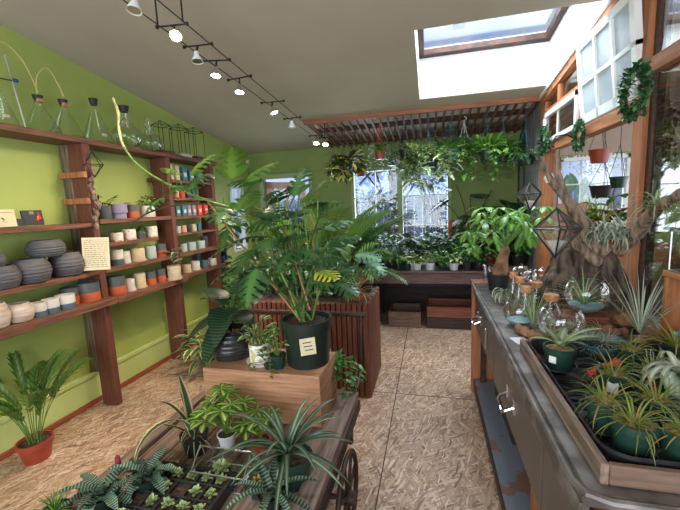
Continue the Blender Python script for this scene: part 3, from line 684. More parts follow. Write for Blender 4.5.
foliage(t, lambda a, b: [stalk(b, (0, 0, h*.4), (0, 0, h+.1), 0, .004), [leaf(a, (0, 0, h+.02+.025*i), 1.1+i*2.3, .5, .12, .07, .7, 'oval', n=6) for i in range(6)]], leafm('grey_green_variegated_leaf', s2l(86, 112, 82), s2l(190, 196, 166), 'margin', rough=.45))
t = W_('pot_of_trailing_leaves', 'plant', 'small plant with glossy leaves hanging over the terrazzo cups', 'slate', 138, 237, 230, 7, 1.33, -2.62)[0]
foliage(t, f_bush(.06, .06, 12, 'oval', .07, .04, .9, .04, .2), L['mid'])
# rear bay
GB = 'boxes on the rear bay top shelf'
Z = 1.88
def boxy(label, m, px, pb, pt, w, z, X=-2.57, name='square_box', cat='box'):
    P, r, h = ware(px, pb, pt, w, z, X); t = thing(name, label, cat, P); 
    MB().box(-r*1.4, r, -r*1.1, r*1.1, 0, h).build('body', M[m], t, smooth=False, bev=.004); MB().box(r, r+.001, -r*.6, r*.6, h*.3, h*.6).build('panel', M['white_glaze' if m != 'white_glaze' else 'slate'], t, smooth=False); return t
boxy('narrow white box at the front of the rear top shelf', 'white_glaze', 171, 178.5, 163, 4, Z)
boxy('pale cream box beside the narrow white one', 'cream', 176.5, 179, 164, 5, Z)
boxy('first large teal box on the rear top shelf', 'tealg', 183, 179.5, 166, 6.5, Z)
boxy('second large teal box on the rear top shelf', 'tealg', 190, 179.5, 168, 6.5, Z)
boxy('lilac box beside the teal boxes', 'lilac', 198.5, 180.5, 171.5, 7, Z)
Z = 1.70
for lb, m_, px, w_ in (('small peach pot on the rear second shelf', 'peach', 176.5, 5), ('small red pot on the rear second shelf', 'redg', 182, 5.5), ('small navy pot on the rear second shelf', 'navy', 188, 5.5), ('small teal pot on the rear second shelf', 'tealg', 194, 5)): W_('small_pot', 'pot', lb, m_, px, 195.5, 188.5, w_, Z)
Z = 1.51
for lb, m_, px, w_ in (('teal square pot, first on the third rear shelf', 'tealg', 176.5, 6), ('teal square pot, second on the third rear shelf', 'tealg', 183, 6), ('lilac square pot left of its twin on the third rear shelf', 'lilac', 188, 5), ('lilac square pot touching the red ones', 'lilac', 193, 5), ('left red square pot on the third rear shelf', 'redg', 198.5, 5.5), ('right red square pot on the third rear shelf', 'redg', 204.5, 5.5)):
    boxy(lb, m_, px, 214, 203.5, w_, Z, name='square_pot', cat='pot')
Z = 1.335
for lb, m_, px, w_ in (('pale green mini pot on the thin rear shelf', 'palegreen', 178, 6), ('peach mini pot on the thin rear shelf', 'peach', 184, 5.5), ('navy mini pot on the thin rear shelf', 'navy', 189, 4.5), ('cream mini pot on the thin rear shelf', 'cream', 194, 5.5), ('teal mini pot on the thin rear shelf', 'tealg', 199.5, 5)): W_('mini_pot', 'pot', lb, m_, px, 230.5, 223.5, w_, Z)
Z = 1.13
for lb, m_, px, pb, pt, w_ in (('white cup behind the middle upright on the long rear shelf', 'palegreen', 184, 251, 243, 7), ('white ribbed cup left of the lilac one', 'palegreen', 192, 250, 242, 9), ('white ribbed cup, third on the long rear shelf', 'palegreen', 201, 248.5, 241, 9)): W_('white_cup', 'cup', lb, m_, px, pb, pt, w_, Z)
W_('lilac_cup', 'cup', 'lilac cup standing further back on the long rear shelf', 'lilac', 206, 243, 233, 9, Z, -2.68)
t, r, h = W_('terracotta_potted_plant', 'plant', 'spiky plant in a terracotta pot at the end of the long shelf', 'redg', 222, 242, 235, 11, Z, -2.56)
foliage(t, f_rosette(36, .17, .014, 'blade', (.2, 1.4), 1.0, h*.9), L['mid'])
Z = .90
for i, (lb, m_, px, pb, pt, w_) in enumerate((('cream bowl-like cup nearest the middle upright, lowest rear shelf', 'saucer', 187, 273, 265, 9), ('white cup second on the lowest rear shelf', 'wsaucer', 196, 271, 262, 9), ('blue glazed cup on the lowest rear shelf', 'slateblue', 205, 268, 261, 8), ('white cup near the end of the lowest rear shelf', 'white_glaze', 213, 266, 259, 8), ('navy cup at the end of the lowest rear shelf', 'navy', 221, 263, 256, 8))): W_('glazed_cup', 'cup', lb, m_, px, pb, pt, w_, Z)
# second row, just behind and taller
for lb, m_, px in (('tall blue tumbler at the back of the lowest rear shelf', 'lilac', 218), ('tall navy tumbler at the back of the lowest rear shelf', 'navy', 225), ('tall slate tumbler at the back of the lowest rear shelf', 'slateblue', 199)): W_('tumbler', 'cup', lb, m_, px, 262, 248, 6, Z, -2.67)

# glassware on the top shelf
ZT = 2.13
def flask(label, px, w, hpx, pb, kind='cone', stopper=True):
    P = at(px, pb, 0, -2.62); k = depth(P)/F_; r = w/2*k; h = hpx*k*1.0
    t = thing('glass_flask', label, 'flask', (-2.62, P.y, ZT))
    if kind == 'cone': pr = [(0, .002), (r*.9, .002), (r, .012), (r*.98, .03), (r*.22, h*.76), (r*.2, h*.8), (r*.2, h*.94), (r*.26, h*.95)]; rn = r*.22
    else: pr = [(0, .002)]+[(r*math.sin(a), r*.9-r*.9*math.cos(a)) for a in [i*PI/12 for i in range(1, 11)]]+[(r*.26, h*.9), (r*.26, h*.96), (r*.32, h*.97)]; rn = r*.27
    MB().lathe(pr, 28).build('flask_body', M['glassg'], t)
    MB().lathe([(rn*.9, h*.88), (rn*1.1, h*.94), (rn*1.3, h*1.03), (0.0001, h*1.03)], 16).build('stopper', M['rubber'], t) if stopper else None
    if stopper == 2: MB().box(r*.05, r*.3, -r*.18, r*.18, h*.84, h*.94).build('cork_tag', M['cork'], t, smooth=False, bev=.003)
    if kind != 'cone' or not stopper or True:
        MB().box(r*.55, r*.62, -r*.18, r*.22, h*.16, h*.22).build('label_patch', M['white_glaze'], t, smooth=False, bev=.003) if stopper == 1 else None
    return t, P, h
f1 = flask('conical flask with tubing and cork tag, left of its twin', 42, 32, 36, 127, 'cone', 2)
f2 = flask('conical flask with tubing and cork tag, right of its twin', 67, 30, 36, 132, 'cone', 2)
flask('conical flask with a black stopper and no tubing', 98, 28, 42, 138, 'cone', 1)
flask('round-bottomed flask with black stopper behind the climbing vine', 128, 27, 40, 145, 'round', 1)
flask('open long-necked round flask beside the wire lanterns', 151, 22, 36, 151, 'round', 0)
flask('tall conical flask at the picture edge beside the retort stand', 0, 30, 52, 118, 'cone', 1)
t = thing('retort_stand', 'metal retort stand on a blue base holding a glass burette', 'stand', (-2.62, at(25, 122, 0, -2.62).y, ZT))
bx('base', M['bluep'], -.06, .06, -.1, .07, 0, .012, t); MB().tube([(0, 0, .012), (0, -.06, .46)], .005).build('rod', M['steel'], t)
MB().tube([(0, -.04, .31), (.03, -.16, .29)], .004).build('clamp', M['blk'], t); MB().tube([(0, -.035, .315), (0, -.008, .317)], .012).build('clamp_knob', M['bluep'], t)
MB().tube([(.03, -.16, .40), (.03, -.16, .1), (.03, -.155, .02)], [.011, .011, .003], 10).build('burette', M['glassg'], t)
def tubing(label, pts):
    mb = MB(); P = [V(p) for p in pts]; out = []
    for i in range(len(P)-1):
        for k in range(6):
            t = k/6; p0 = P[max(i-1, 0)]; p1 = P[i]; p2 = P[i+1]; p3 = P[min(i+2, len(P)-1)]
            out.append(.5*((2*p1)+(p2-p0)*t+(2*p0-5*p1+4*p2-p3)*t*t+(3*p1-p0-3*p2+p3)*t**3))
    out.append(P[-1]); mb.tube(out, .0045, 6); return tag(mb.build('rubber_tubing', M['tube']), label, 'tubing')
q = lambda x, y: at(x, y, 0, -2.62)
tubing('pale tubing looping from one conical flask over to the next', [f1[1]*0+V((-2.62, f1[1].y, ZT+f1[2]*1.02)), q(37, 77), q(47, 68), q(58, 84), q(64, 97)])
tubing('pale tubing arching from the picture edge to the first flask', [q(-4, 40), q(8, 45), q(22, 60), q(31, 76), q(38, 92)])
def lantern(label, px, pb, w, h, basem, lean=0):
    P = at(px, pb, 0, -2.6); k = depth(P)/F_; r = w*k/2*.8; h = h*k
    t = thing('wire_lantern', label, 'lantern', (-2.6, P.y, ZT)); fr = MB()
    for a in range(4):
        c = V((math.cos(a*PI/2+.5)*r, math.sin(a*PI/2+.5)*r, 0)); n_ = V((math.cos((a+1)*PI/2+.5)*r, math.sin((a+1)*PI/2+.5)*r, 0))
        fr.tube([c+V((0, 0, .03)), c+V((0, 0, h*.84))], .0035, 5).tube([c+V((0, 0, h*.84)), n_+V((0, 0, h*.84))], .0035, 5).tube([c+V((0, 0, h*.84)), (0, 0, h)], .0035, 5)
    fr.build('wire_frame', M['blk'], t); MB().box(-r*.85, r*.85, -r*.85, r*.85, 0, .035).build('base', M[basem], t, smooth=False, bev=.003)
lantern('black wire lantern on a dark red base, nearest the round flask', 163, 152, 24, 33, 'postred')
lantern('black wire lantern on a whitewashed base in the middle', 181, 154.5, 22, 33, 'white_glaze')
lantern('black wire lantern furthest along the top shelf', 196, 157.5, 22, 32, 'postred')
# note on the front upright
A = at(99, 247, 0, -2.46); t = thing('handwritten_note', 'cream sheet of handwriting pinned to the front shelf upright', 'note', (-2.445, 2.17, 1.27))
T = Matrix.Rotation(-.75, 4, 'Z') @ Matrix.Rotation(-.06, 4, 'X') @ Matrix.Rotation(-.08, 4, 'Y')
mb = MB(); mb.box(.0, .003, -.085, .085, -.125, .12, T); mb.build('sheet', M['paper'], t, smooth=False)
mb = MB()
for i in range(14):
    y = -.072; z = .1-i*.0155
    while y < .065:
        l_ = R_(.006, .028); mb.box(.0032, .0036, y, min(y+l_, .074), z, z+.003, T); y += l_+.006
mb.build('handwriting', M['ink'], t, smooth=False)
# wire geometric ornament and wooden bead hanging on the upright
t = thing('geometric_ornament', 'black wire diamond ornament hanging from the front upright', 'ornament', (-2.46, 2.26, 1.93))
a = [(0, 0, .1), (0, 0, -.09)]+[(.07*math.cos(i*PI/2+.3), .085*math.sin(i*PI/2+.3), 0) for i in range(4)]; mb = MB()
for i in range(4): mb.tube([a[0], a[2+i]], .003, 5).tube([a[1], a[2+i]], .003, 5).tube([a[2+i], a[2+(i+1) % 4]], .003, 5)
mb.tube([(0, 0, .1), (-.02, -.02, .19)], .002, 4); mb.build('wire_frame', M['blk'], t)
t = thing('driftwood_garland', 'string of driftwood pieces hanging down the front upright', 'garland', (-2.475, 2.25, 1.9)); mb = MB(); z = 0
for i in range(9):
    l_ = R_(.04, .07); mb.tube([(R_(-.01, .01), R_(-.02, .02), z), (R_(-.02, .02), R_(-.02, .02), z-l_/2), (0, R_(-.02, .02), z-l_)], [.008, .02, .009], 6); z -= l_*.9
mb.build('wood_pieces', M['drift'], t)
t = thing('wall_sensor', 'small white sensor box on the back wall near the corner', 'sensor', tuple(at(247, 162, 1, YB-.02))); bx('case', M['whitep'], -.03, .03, -.02, .018, -.06, .06, t, .006)
# tall climbing vine
t = thing('climbing_vine', 'long bare monstera vine arching in front of the shelves with big bright split leaves', 'plant')
def spl(P, k=6):
    P = [V(p) for p in P]; out = []
    for i in range(len(P)-1):
        for j in range(k):
            u = j/k; p0 = P[max(i-1, 0)]; p1 = P[i]; p2 = P[i+1]; p3 = P[min(i+2, len(P)-1)]
            out.append(.5*((2*p1)+(p2-p0)*u+(2*p0-5*p1+4*p2-p3)*u*u+(3*p1-p0-3*p2+p3)*u**3))
    return out+[P[-1]]
Yv = 2.0
v_ = lambda x, y, Y=2.0: at(x, y, 1, Y)
pts = spl([v_(113, 98), v_(118, 112), v_(119, 130), v_(124, 147), v_(138, 165), v_(160, 180), v_(185, 192), v_(215, 203), v_(240, 212), v_(256, 240), v_(268, 275), v_(292, 305, 1.8), v_(298, 318, 1.75)])
n1 = len(pts)
mb = MB(); mb.tube(pts[:19], [.006+.003*random.random() for _ in range(19)], 7); mb.build('dry_tip', M['aerial'], t)
mb = MB(); mb.tube(pts[18:], .0065, 7); mb.build('stem', M['stem'], t)
mb2 = MB(); mb2.tube(spl([v_(119, 125), v_(124, 118), v_(127, 122), v_(129, 130)]), .003, 5)
mb2.build('branch', M['dkstem'], t); mb2 = MB(); mb2.tube(spl([v_(130, 225), v_(150, 212), v_(180, 205), v_(215, 205), v_(245, 212)]), .006, 6); mb2.build('branch', M['dkstem'], t)
def bigleaf(par, px, py, Y, az, el, s, m='monlight', roll=0, droop=.5, st=None, name='leaf', kind='mon', wr=.9):
    """leaf whose middle sits at a measured point"""
    P = at(px, py, 1, Y); d = V((math.cos(az)*math.cos(el-droop/2), math.sin(az)*math.cos(el-droop/2), math.sin(el-droop/2)))
    a = MB(); base = P-d*s*.5; leaf(a, base, az, el, s, s*wr, droop, kind, fold=.12, roll=roll)
    if st is not None: stalk(a, st, base, .04, .004, 8, 5)
    return a.build(name, L[m], par)
for (x, y, az, el, s, m_, ro) in ((171, 172, 2.6, .2, .15, 'monlight', .3), (203, 165, .4, .9, .21, 'monlight', .5), (232, 163, -1.0, 1.0, .25, 'monlight', .3), (262, 172, .3, .7, .24, 'monlight', .4), (245, 183, -2, .2, .24, 'mon', .2), (198, 183, -1.6, -.3, .24, 'mon', .1), (221, 213, -1.2, -.3, .26, 'mon', .1), (155, 205, -1.9, -.4, .16, 'mon', 0), (176, 190, 2.8, -.1, .14, 'mon', 0), (228, 236, -1.8, -.7, .22, 'mon', 0), (262, 225, -.6, .2, .26, 'mon', .4), (246, 200, 1.4, .8, .24, 'monlight', 0)):
    nb = min(pts, key=lambda p: (p-v_(x, y)).length); bigleaf(t, x, y, 2.0, az, el, s, m_, ro, st=nb)

# ================================================================== CEILING CABLE LIGHTS
A0, A1 = atceil(140, 12, .22), atceil(313, 136, .22); B0, B1 = atceil(160, 2, .22), atceil(325, 140, .22)
d = (A1-A0).normalized(); A0 -= d*.6; B0 -= (B1-B0).normalized()*.6
t = thing('cable_lighting_track', 'pair of thin steel cables running under the ceiling for the spotlights', 'lighting track', tuple(A0))
MB().tube([(0, 0, 0), A1-A0], .0035, 5).build('cable', M['blk'], t); MB().tube([B0-A0, B1-A0], .0035, 5).build('cable', M['blk'], t)
for (x, y) in ((183, 22), (158, 27), (325, 140)):
    P = atceil(x, y, .22)-A0; mb = MB(); mb.tube([P, P+V((0, 0, .23))], .005, 5); mb.build('standoff', M['blk'], t)
spots = [((158, 27), (186, 24), (182, 33), 1, 'brightly lit spotlight nearest the front, second lamp along the cables', (.2, -.7)),
 ((185, 47), (211, 44), (195, 57), 0, 'unlit white spotlight between the two front lit lamps', (.1, -.1)),
 ((204, 61), (229, 60), (216, 73), 1, 'lit spotlight third from the front', (0, -.2)),
 ((229, 80), (250, 76), (240, 90), 1, 'lit spotlight in the middle of the row', (0, -.2)),
 ((262, 103), (283, 101), (271, 110), 1, 'small lit spotlight tilted towards the shelves', (.4, 0)),
 ((285, 119), (300, 117), (291, 123), 0, 'small unlit spotlight before the last pair', (0, 0)),
 ((310, 136), (322, 135), (317, 141), 1, 'lit spotlight at the far left end of the cables', (0, -.4)),
 ((320, 138), (331, 137), (326, 142), 1, 'lit spotlight at the far right end of the cables', (0, -.4)),
 ((126, -6), (150, -14), (132, 6), 0, 'unlit white spotlight at the top edge of the picture', (0, -.2))]
LIT = []
for a, b, c, on_, lb, tl in spots:
    a = atceil(*a, .22); b = atceil(*b, .22); c0 = (a+b)/2; C_ = atceil(*c, .30)
    t = thing('spotlight', lb, 'spotlight', tuple(c0)); MB().tube([a-c0, b-c0], .005, 6).tube([a-c0+V((0, 0, 0)), a-c0+(a-b).normalized()*.012], .011, 6).tube([b-c0, b-c0+(b-a).normalized()*.012], .011, 6).build('crossbar', M['blk'], t)
    dn = V((tl[0], tl[1], -1)).normalized(); h0 = (C_-c0)*.55; MB().tube([(0, 0, 0), h0], .007, 6).build('stem', M['blk'], t)
    Rm = dn.to_track_quat('Z', 'Y').to_matrix().to_4x4(); Rm.translation = h0
    mb = MB(); mb.lathe([(0.001, 0), (.014, 0), (.016, .02), (.034, .055), (.036, .062), (.031, .06)], 20); mb.v = [tuple(Rm @ V(p)) for p in mb.v]; mb.build('lamp_shade', M['whitep'] if not on_ else M['chrome'], t)
    mb = MB(); mb.lathe([(.031, .058), (0.0005, .056)], 20); mb.v = [tuple(Rm @ V(p)) for p in mb.v]; mb.build('bulb_face', M['lamp_on'] if on_ else M['steel'], t)
    if on_: LIT.append((c0+h0+dn*.07, dn))

# ================================================================== BACK BENCH AND CRATES
t = thing('plant_bench', 'long purple-brown plant bench along the back wall with dark legs', 'bench', (-.05, 4.7, 0))
bx('top', M['bench'], -1.35, 1.1, -.47, .48, .73, .75, t); bx('front_rail', M['bench'], -1.35, 1.1, -.46, -.43, .6, .728, t)
for x in (-.63, 1.02): bx('leg', M['blk'], x, x+.03, -.4, -.37, 0, .6, t); bx('leg', M['blk'], x, x+.03, .3, .33, 0, .73, t)
bx('stretcher', M['blk'], -.6, 1.02, -.05, -.03, .48, .5, t); bx('back_board', M['darkcrate'], -1.35, 1.1, .455, .475, .0, .728, t)  # dark back board added to stand in for the shade under the bench
def crate(label, x0, x1, y0, y1, h, m, nb=2, th=.02):
    t = thing('wooden_crate', label, 'crate', ((x0+x1)/2, (y0+y1)/2, 0)); w = (x1-x0)/2; dd = (y1-y0)/2
    for i in range(nb):
        z0 = h*i/nb+.003; z1 = h*(i+1)/nb-.003; mm = m if isinstance(m, str) else m[i]
        bx('side_board', M[mm], -w, w, -dd, -dd+th, z0, z1, t); bx('side_board', M[mm], -w, w, dd-th, dd, z0, z1, t)
        bx('end_board', M[mm], -w, -w+th, -dd+th, dd-th, z0, z1, t); bx('end_board', M[mm], w-th, w, -dd+th, dd-th, z0, z1, t)
    bx('floor_board', M[m if isinstance(m, str) else m[0]], -w+th, w-th, -dd+th, dd-th, .003, .02, t); return t
crate('single grey-brown wooden crate under the bench, left of the wider reddish one', -.53, -.13, 4.42, 4.85, .2, 'greycrate', 1)
crate('wider wooden crate with a reddish upper board under the bench', -.06, .56, 4.42, 4.85, .28, ['darkcrate', 'redcrate'], 2)

# ================================================================== SLATTED PLANTER BOX
t = thing('slatted_planter_box', 'tall planter box clad in vertical red-brown slats beside the aisle', 'planter box', (-1.0, 3.0, 0))
bx('core', M['dkbeam'], -.5, .49, -.28, .27, .0, .76, t)
for i in range(24): bx('slat', M['slat'], -.5+i*.0425, -.5+i*.0425+.034, -.315, -.285, .0, .78, t)
for i in range(12): bx('slat', M['slat'], .495, .525, -.3+i*.05, -.3+i*.05+.042, .0, .78+R_(-.004, .004), t)
bx('top_rim', M['bench'], -.5, .49, -.28, .27, .765, .775, t)

# ================================================================== CART
t = thing('garden_cart', 'old wooden flatbed cart with spoked iron wheels and pipe handle, covered with plants', 'cart', (-.9, 1.3, 0))
ct = t; CZ = .42
for i in range(7): x = -.36+i*.118; bx('bed_plank', M['greyw'], x-.08, x+.034, -.95, .68, CZ-.04, CZ, t)
bx('side_rail', M['greyw'], .39, .475, -.95, .66, CZ-.02, CZ+.035, t); bx('side_rail', M['greyw'], -.5, -.445, -.95, .72, CZ-.05, CZ+.02, t)
bx('edge_iron', M['iron'], .476, .486, -.95, .66, CZ-.07, CZ-.012, t)
bx('end_rail', M['greyw'], -.44, .385, .685, .74, CZ-.05, CZ, t)
def wheel(x, y, R):
    mb = MB(); mb.torus((x, y, R), R-.012, .012, 'x', 40, 8)
    for i in range(8): a = i*PI/4+.2; mb.tube([(x, y, R), (x, y+math.cos(a)*(R-.012), R+math.sin(a)*(R-.012))], .008, 6)
    mb.tube([(x-.035, y, R), (x+.035, y, R)], .032, 14); return mb.build('wheel', M['iron'], t)
for x in (.515, -.515):
    for y in (.16, -.75): wheel(x, y, .205)
MB().tube([(-.51, .16, .2), (.51, .16, .2)], .012).build('axle', M['iron'], t)
MB().tube([(.45, .4, .36), (.46, .47, .27), (.44, .55, .3), (.42, .6, .36)], .02, 8).build('spring_bracket', M['iron'], t)
HY = 1.0
MB().tube([(.44, .72, .40), (.44, HY-.05, .45), (.44, HY, .82)], .014, 10).build('handle_post', M['iron'], t)
MB().tube([(-.44, .72, .40), (-.44, HY-.05, .45), (-.44, HY, .82)], .014, 10).build('handle_post', M['iron'], t)
MB().tube([(-.46, HY, .82), (.47, HY, .82)], .017, 10).build('handle_bar', M['iron'], t)
# crate on cart
t = thing('upturned_crate', 'upturned raw wooden crate on the cart holding the biggest pots', 'crate', (-.885, 1.79, CZ+.002)); w, dd, h = .335, .16, .28
bx('front_board', M['raww'], -w, w, -dd, -dd+.018, 0, h-.02, t); bx('back_board', M['raww'], -w, w, dd-.018, dd, 0, h-.02, t)
bx('end_board', M['rawwy'], w-.02, w, -dd+.018, dd-.018, 0, h-.02, t); bx('end_board', M['rawwy'], -w, -w+.02, -dd+.018, dd-.018, 0, h-.02, t); bx('top_board', M['raww'], -w, w, -dd, dd, h-.02, h, t)
ZC = CZ+.002+.28
# big green nursery pot with monstera
P = V((-.665, 1.80, ZC+.001)); t = thing('monstera_in_nursery_pot', 'large monstera on bamboo stakes in a dark green nursery pot with paper label', 'plant', tuple(P))
sz = pot_taper(t, .135, .25, M['nursery2'], rb=.115, rim=.05, soil='soil', fill=.9)
T = Matrix.Rotation(-1.15, 4, 'Z'); mb = MB(); mb.box(.127, .131, -.04, .04, .09, .18, T @ Matrix.Rotation(.06, 4, 'X')); mb.build('paper_label', M['paper'], t, smooth=False)
mb = MB()
for i in range(3): mb.box(.1315, .132, -.025+.004*i, .02+.003*i, .155-i*.02, .16-i*.02, T @ Matrix.Rotation(.06, 4, 'X'))
mb.build('label_writing', M['ink'], t, smooth=False)
def lp(x, y, Y): return at(x, y, 1, Y)-P
for a, b in (((300, 320, 1.76), (208, 202, 2.0)), ((310, 310, 1.8), (284, 225, 2.0)), ((318, 305, 1.85), (311, 214, 2.0)), ((236, 268, 1.9), (318, 238, 2.05))):
    MB().tube([lp(*a), lp(*b)], .0055, 6).build('bamboo_stake', M['bamboo'], t)
b = MB(); base = V((0, 0, sz))
for (x, y, Y) in ((262, 230, 1.95), (285, 200, 2.0), (300, 190, 2.05), (318, 200, 2.0), (250, 270, 1.85), (275, 260, 1.8), (335, 265, 1.75), (330, 240, 1.95)):
    b.tube(spl([V((R_(-.05, .05), R_(-.05, .05), sz)), lp((x+300)/2+R_(-8, 8), (y+315)/2, Y), lp(x, y, Y)]), .0055, 6)
b.build('stem', M['stem'], t)
lv = [(282, 196, 2.05, -.4, .7, .26, 'mon', .2), (300, 182, 2.05, 1.2, 1.2, .24, 'mon', 0), (318, 190, 2.05, .3, .9, .27, 'monlight', .3), (332, 205, 2.05, -.4, .4, .22, 'mon', .4), (262, 215, 2.0, 2.8, .4, .24, 'mon', 0), (250, 240, 1.9, 3.3, .1, .24, 'dark', .2), (244, 262, 1.8, -1.9, -.4, .24, 'mon', 0), (222, 252, 1.85, -2.4, -.2, .22, 'mon', .2), (268, 245, 1.8, -1.2, 0, .24, 'mon', .1), (292, 238, 1.9, -.5, .3, .24, 'dark', .2), (285, 262, 1.75, -1.8, -.3, .2, 'mon', .2), (306, 255, 1.85, -.3, .1, .22, 'mon', .3), (328, 262, 1.75, -.2, .2, .2, 'dark', .3), (322, 285, 1.65, -.4, .2, .18, 'mon', .2), (347, 290, 1.6, -.5, -.1, .17, 'dark', .2), (340, 273, 1.7, .3, .4, .16, 'mon', .2), (312, 232, 2.0, .6, .6, .22, 'dark', 0), (303, 305, 1.66, -2.4, 0, .13, 'mon', 0), (252, 288, 1.7, -1.7, -.8, .25, 'mon', .1), (225, 275, 1.75, -2.6, -.3, .22, 'mon', .2), (237, 222, 2.0, 2.2, .5, .22, 'mon', .2), (272, 212, 2.1, 1.8, .8, .24, 'dark', 0), (345, 240, 2.0, .2, .3, .22, 'mon', .3), (296, 215, 2.1, -1, .5, .24, 'mon', .2), (262, 268, 1.85, -2, .3, .2, 'dark', .1), (334, 224, 2.0, -.9, .1, .2, 'mon', 0)]
for k in range(16): lv.append((R_(235, 345), R_(195, 300), R_(1.75, 2.05), R_(-3, 3), R_(-.3, .8), R_(.12, .17)/.88, random.choice(('mon', 'mon', 'dark', 'monlight')), R_(-.3, .4)))
for (x, y, Y, az, el, s, m_, ro) in lv:
    o = bigleaf(t, x, y, Y, az, el, s*.88, m_, ro, st=at(300+(x-300)*.45, 300+(y-300)*.45, 1, 1.85)); o.location = -P
o = bigleaf(t, 327, 276, 1.6, -.6, .1, .15, 'yel', .2); o.location = -P; o['label'] = 'yellowing leaf'
# black ribbed pot with velvet leaves
t = thing('velvet_anthurium', 'dark velvet-leaved plant with pale veins in a black ribbed pot', 'plant', (-1.13, 1.80, ZC+.001)); pr = pot_round(t, .125, .17, M['blkplas'], 8, soil='soil')
a = MB()
for i, (az, el, s, zz) in enumerate(((-1.35, -.35, .25, .30), (-2.3, -.2, .22, .25), (-.5, .0, .2, .27), (2.8, .5, .2, .34), (-1.9, -.6, .24, .2), (1.2, .8, .2, .36), (-1.7, .7, .18, .33))): 
    tip = V((math.cos(az)*.06, math.sin(az)*.06, zz)); stalk(a, (0, 0, .15), tip, .01, .004); leaf(a, tip, az, el, s, s*.75, .7, 'heart', n=9, fold=.12)
a.build('foliage', L['black'], t)
# patterned pot
t = thing('patterned_potted_plant', 'variegated plant in a cup with yellow and white lattice pattern on a white saucer', 'plant', (-.925, 1.745, ZC+.001)); r, h = .062, .105
MB().lathe([(0, 0), (r*1.15, 0), (r*1.3, .018), (r*1.2, .016), (0, .01)], 24).build('saucer', M['white_glaze'], t)
MB().lathe([(0, .012), (r*.95, .012), (r, h+.012), (r*.93, h+.012), (r*.9, h*.9), (0, h*.88)], 24).build('pot', M['pattern'], t)
foliage(t, f_bush(.15, .085, 60, 'oval', .055, .026, .8, h*.95, .4), L['margin'])
t = thing('small_green_potted_plant', 'little plant in a small dark green pot between the patterned cup and nursery pot', 'plant', (-.80, 1.70, ZC+.001)); sz = pot_taper(t, .043, .075, M['nursery'], rim=.016); foliage(t, f_bush(.16, .055, 26, 'lance', .07, .02, .8, sz, .5), L['varie'])
t = thing('trailing_sprig', 'small glossy sprig in a tiny pot tucked at the crate edge', 'plant', (-.85, 1.675, ZC+.001)); sz = pot_taper(t, .022, .03, M['nursery'], rim=.006); foliage(t, f_trail(7, .13, .03, 'lance', .04, .02, sz, .05, 6, 12), L['mid'])
# plants on the cart bed
zc = CZ+.001
def cartp(x, y): q = at(x, y, 2, CZ); return (q.x, q.y, zc)
t = thing('striped_strap_plant', 'tall strap-leaved plant with cream edges in a dark pot beside the crate', 'plant', cartp(196, 452)); sz = pot_taper(t, .062, .10, M['nursery2'], rim=.015)
def sans(a, b):
    for (az, el, l_, dr, w) in ((2.6, 1.5, .30, .7, .045), (-1.95, 1.5, .44, 3.5, .055), (2.9, 1.15, .36, 2.0, .03), (.6, 1.35, .2, .9, .034), (2.6, 1.3, .22, .7, .034), (-.4, 1.2, .22, 1.2, .03), (-2.9, .7, .26, 1.2, .026), (-1.2, 1.2, .2, 1.6, .032), (1.2, 1.1, .2, .6, .03)): leaf(a, (math.cos(az)*.015, math.sin(az)*.015, sz), az, el, l_, w, dr, 'strap', n=12, fold=.2, wave=.1, roll=.2)
foliage(t, sans, L['sansev'])
foliage(t, f_rosette(18, .16, .006, 'blade', (-.2, .8), 1.5, sz), L['dryl'], name='dry_roots')
t = thing('umbrella_plant', 'yellow-centred umbrella plant in a small white pot on the cart', 'plant', cartp(228, 446)); sz = pot_taper(t, .045, .07, M['whitep'], rim=.01)
def sche(n, h, R, ll, lw):
    def fn(a, b):
        for i in range(n):
            az = i*2.4; rr = R*math.sqrt((i+.5)/n); q = V((math.cos(az)*rr, math.sin(az)*rr, sz+h*R_(.45, 1)*(1-.3*rr/R))); stalk(b, (0, 0, sz), q, .02, .002)
            for k in range(7): leaf(a, q, k*2*PI/7+i, .15, ll*R_(.8, 1.1), lw, .6, 'obov', n=5, fold=.15)
    return fn
foliage(t, sche(16, .24, .13, .075, .03), L['yelmid'])
t = thing('umbrella_plant', 'sparser umbrella plant with pale leaves in a terracotta coloured pot', 'plant', cartp(262, 450)); sz = pot_taper(t, .042, .06, M['redpot'], rim=.01); foliage(t, sche(8, .18, .08, .075, .028), L['yelmid'])
t = thing('pineapple_like_plant', 'large grey-green strap-leaved rosette in a dark green pot at the cart edge', 'plant', cartp(296, 482)); sz = pot_taper(t, .072, .125, M['nursery'], rb=.055, rim=.03)
mb = MB(); T = Matrix.Rotation(-1.9, 4, 'Z'); mb.box(.064, .067, -.012, .012, .04, .07, T); mb.build('pot_label', M['whitep'], t, smooth=False)
def pinefn(a, b):
    for i in range(26):
        az = 2.4*i+R_(-.2, .2); leaf(a, (-.03+math.cos(az)*.012, math.sin(az)*.012, sz+.02), az, .25+1.1*(i/26), R_(.24, .36), .026, R_(.9, 1.6), 'strap', n=9, fold=.45)
foliage(t, pinefn, L['pine'])
t = thing('zebra_bromeliad', 'silver-banded rosette lying over the cart edge by the seedling tray', 'plant', cartp(272, 508)); sz = pot_taper(t, .05, .07, M['nursery2'], rim=.012); foliage(t, f_rosette(11, .2, .036, 'strap', (.2, 1.1), 1.3, sz, fold=.4, seg=9), L['zebra'])
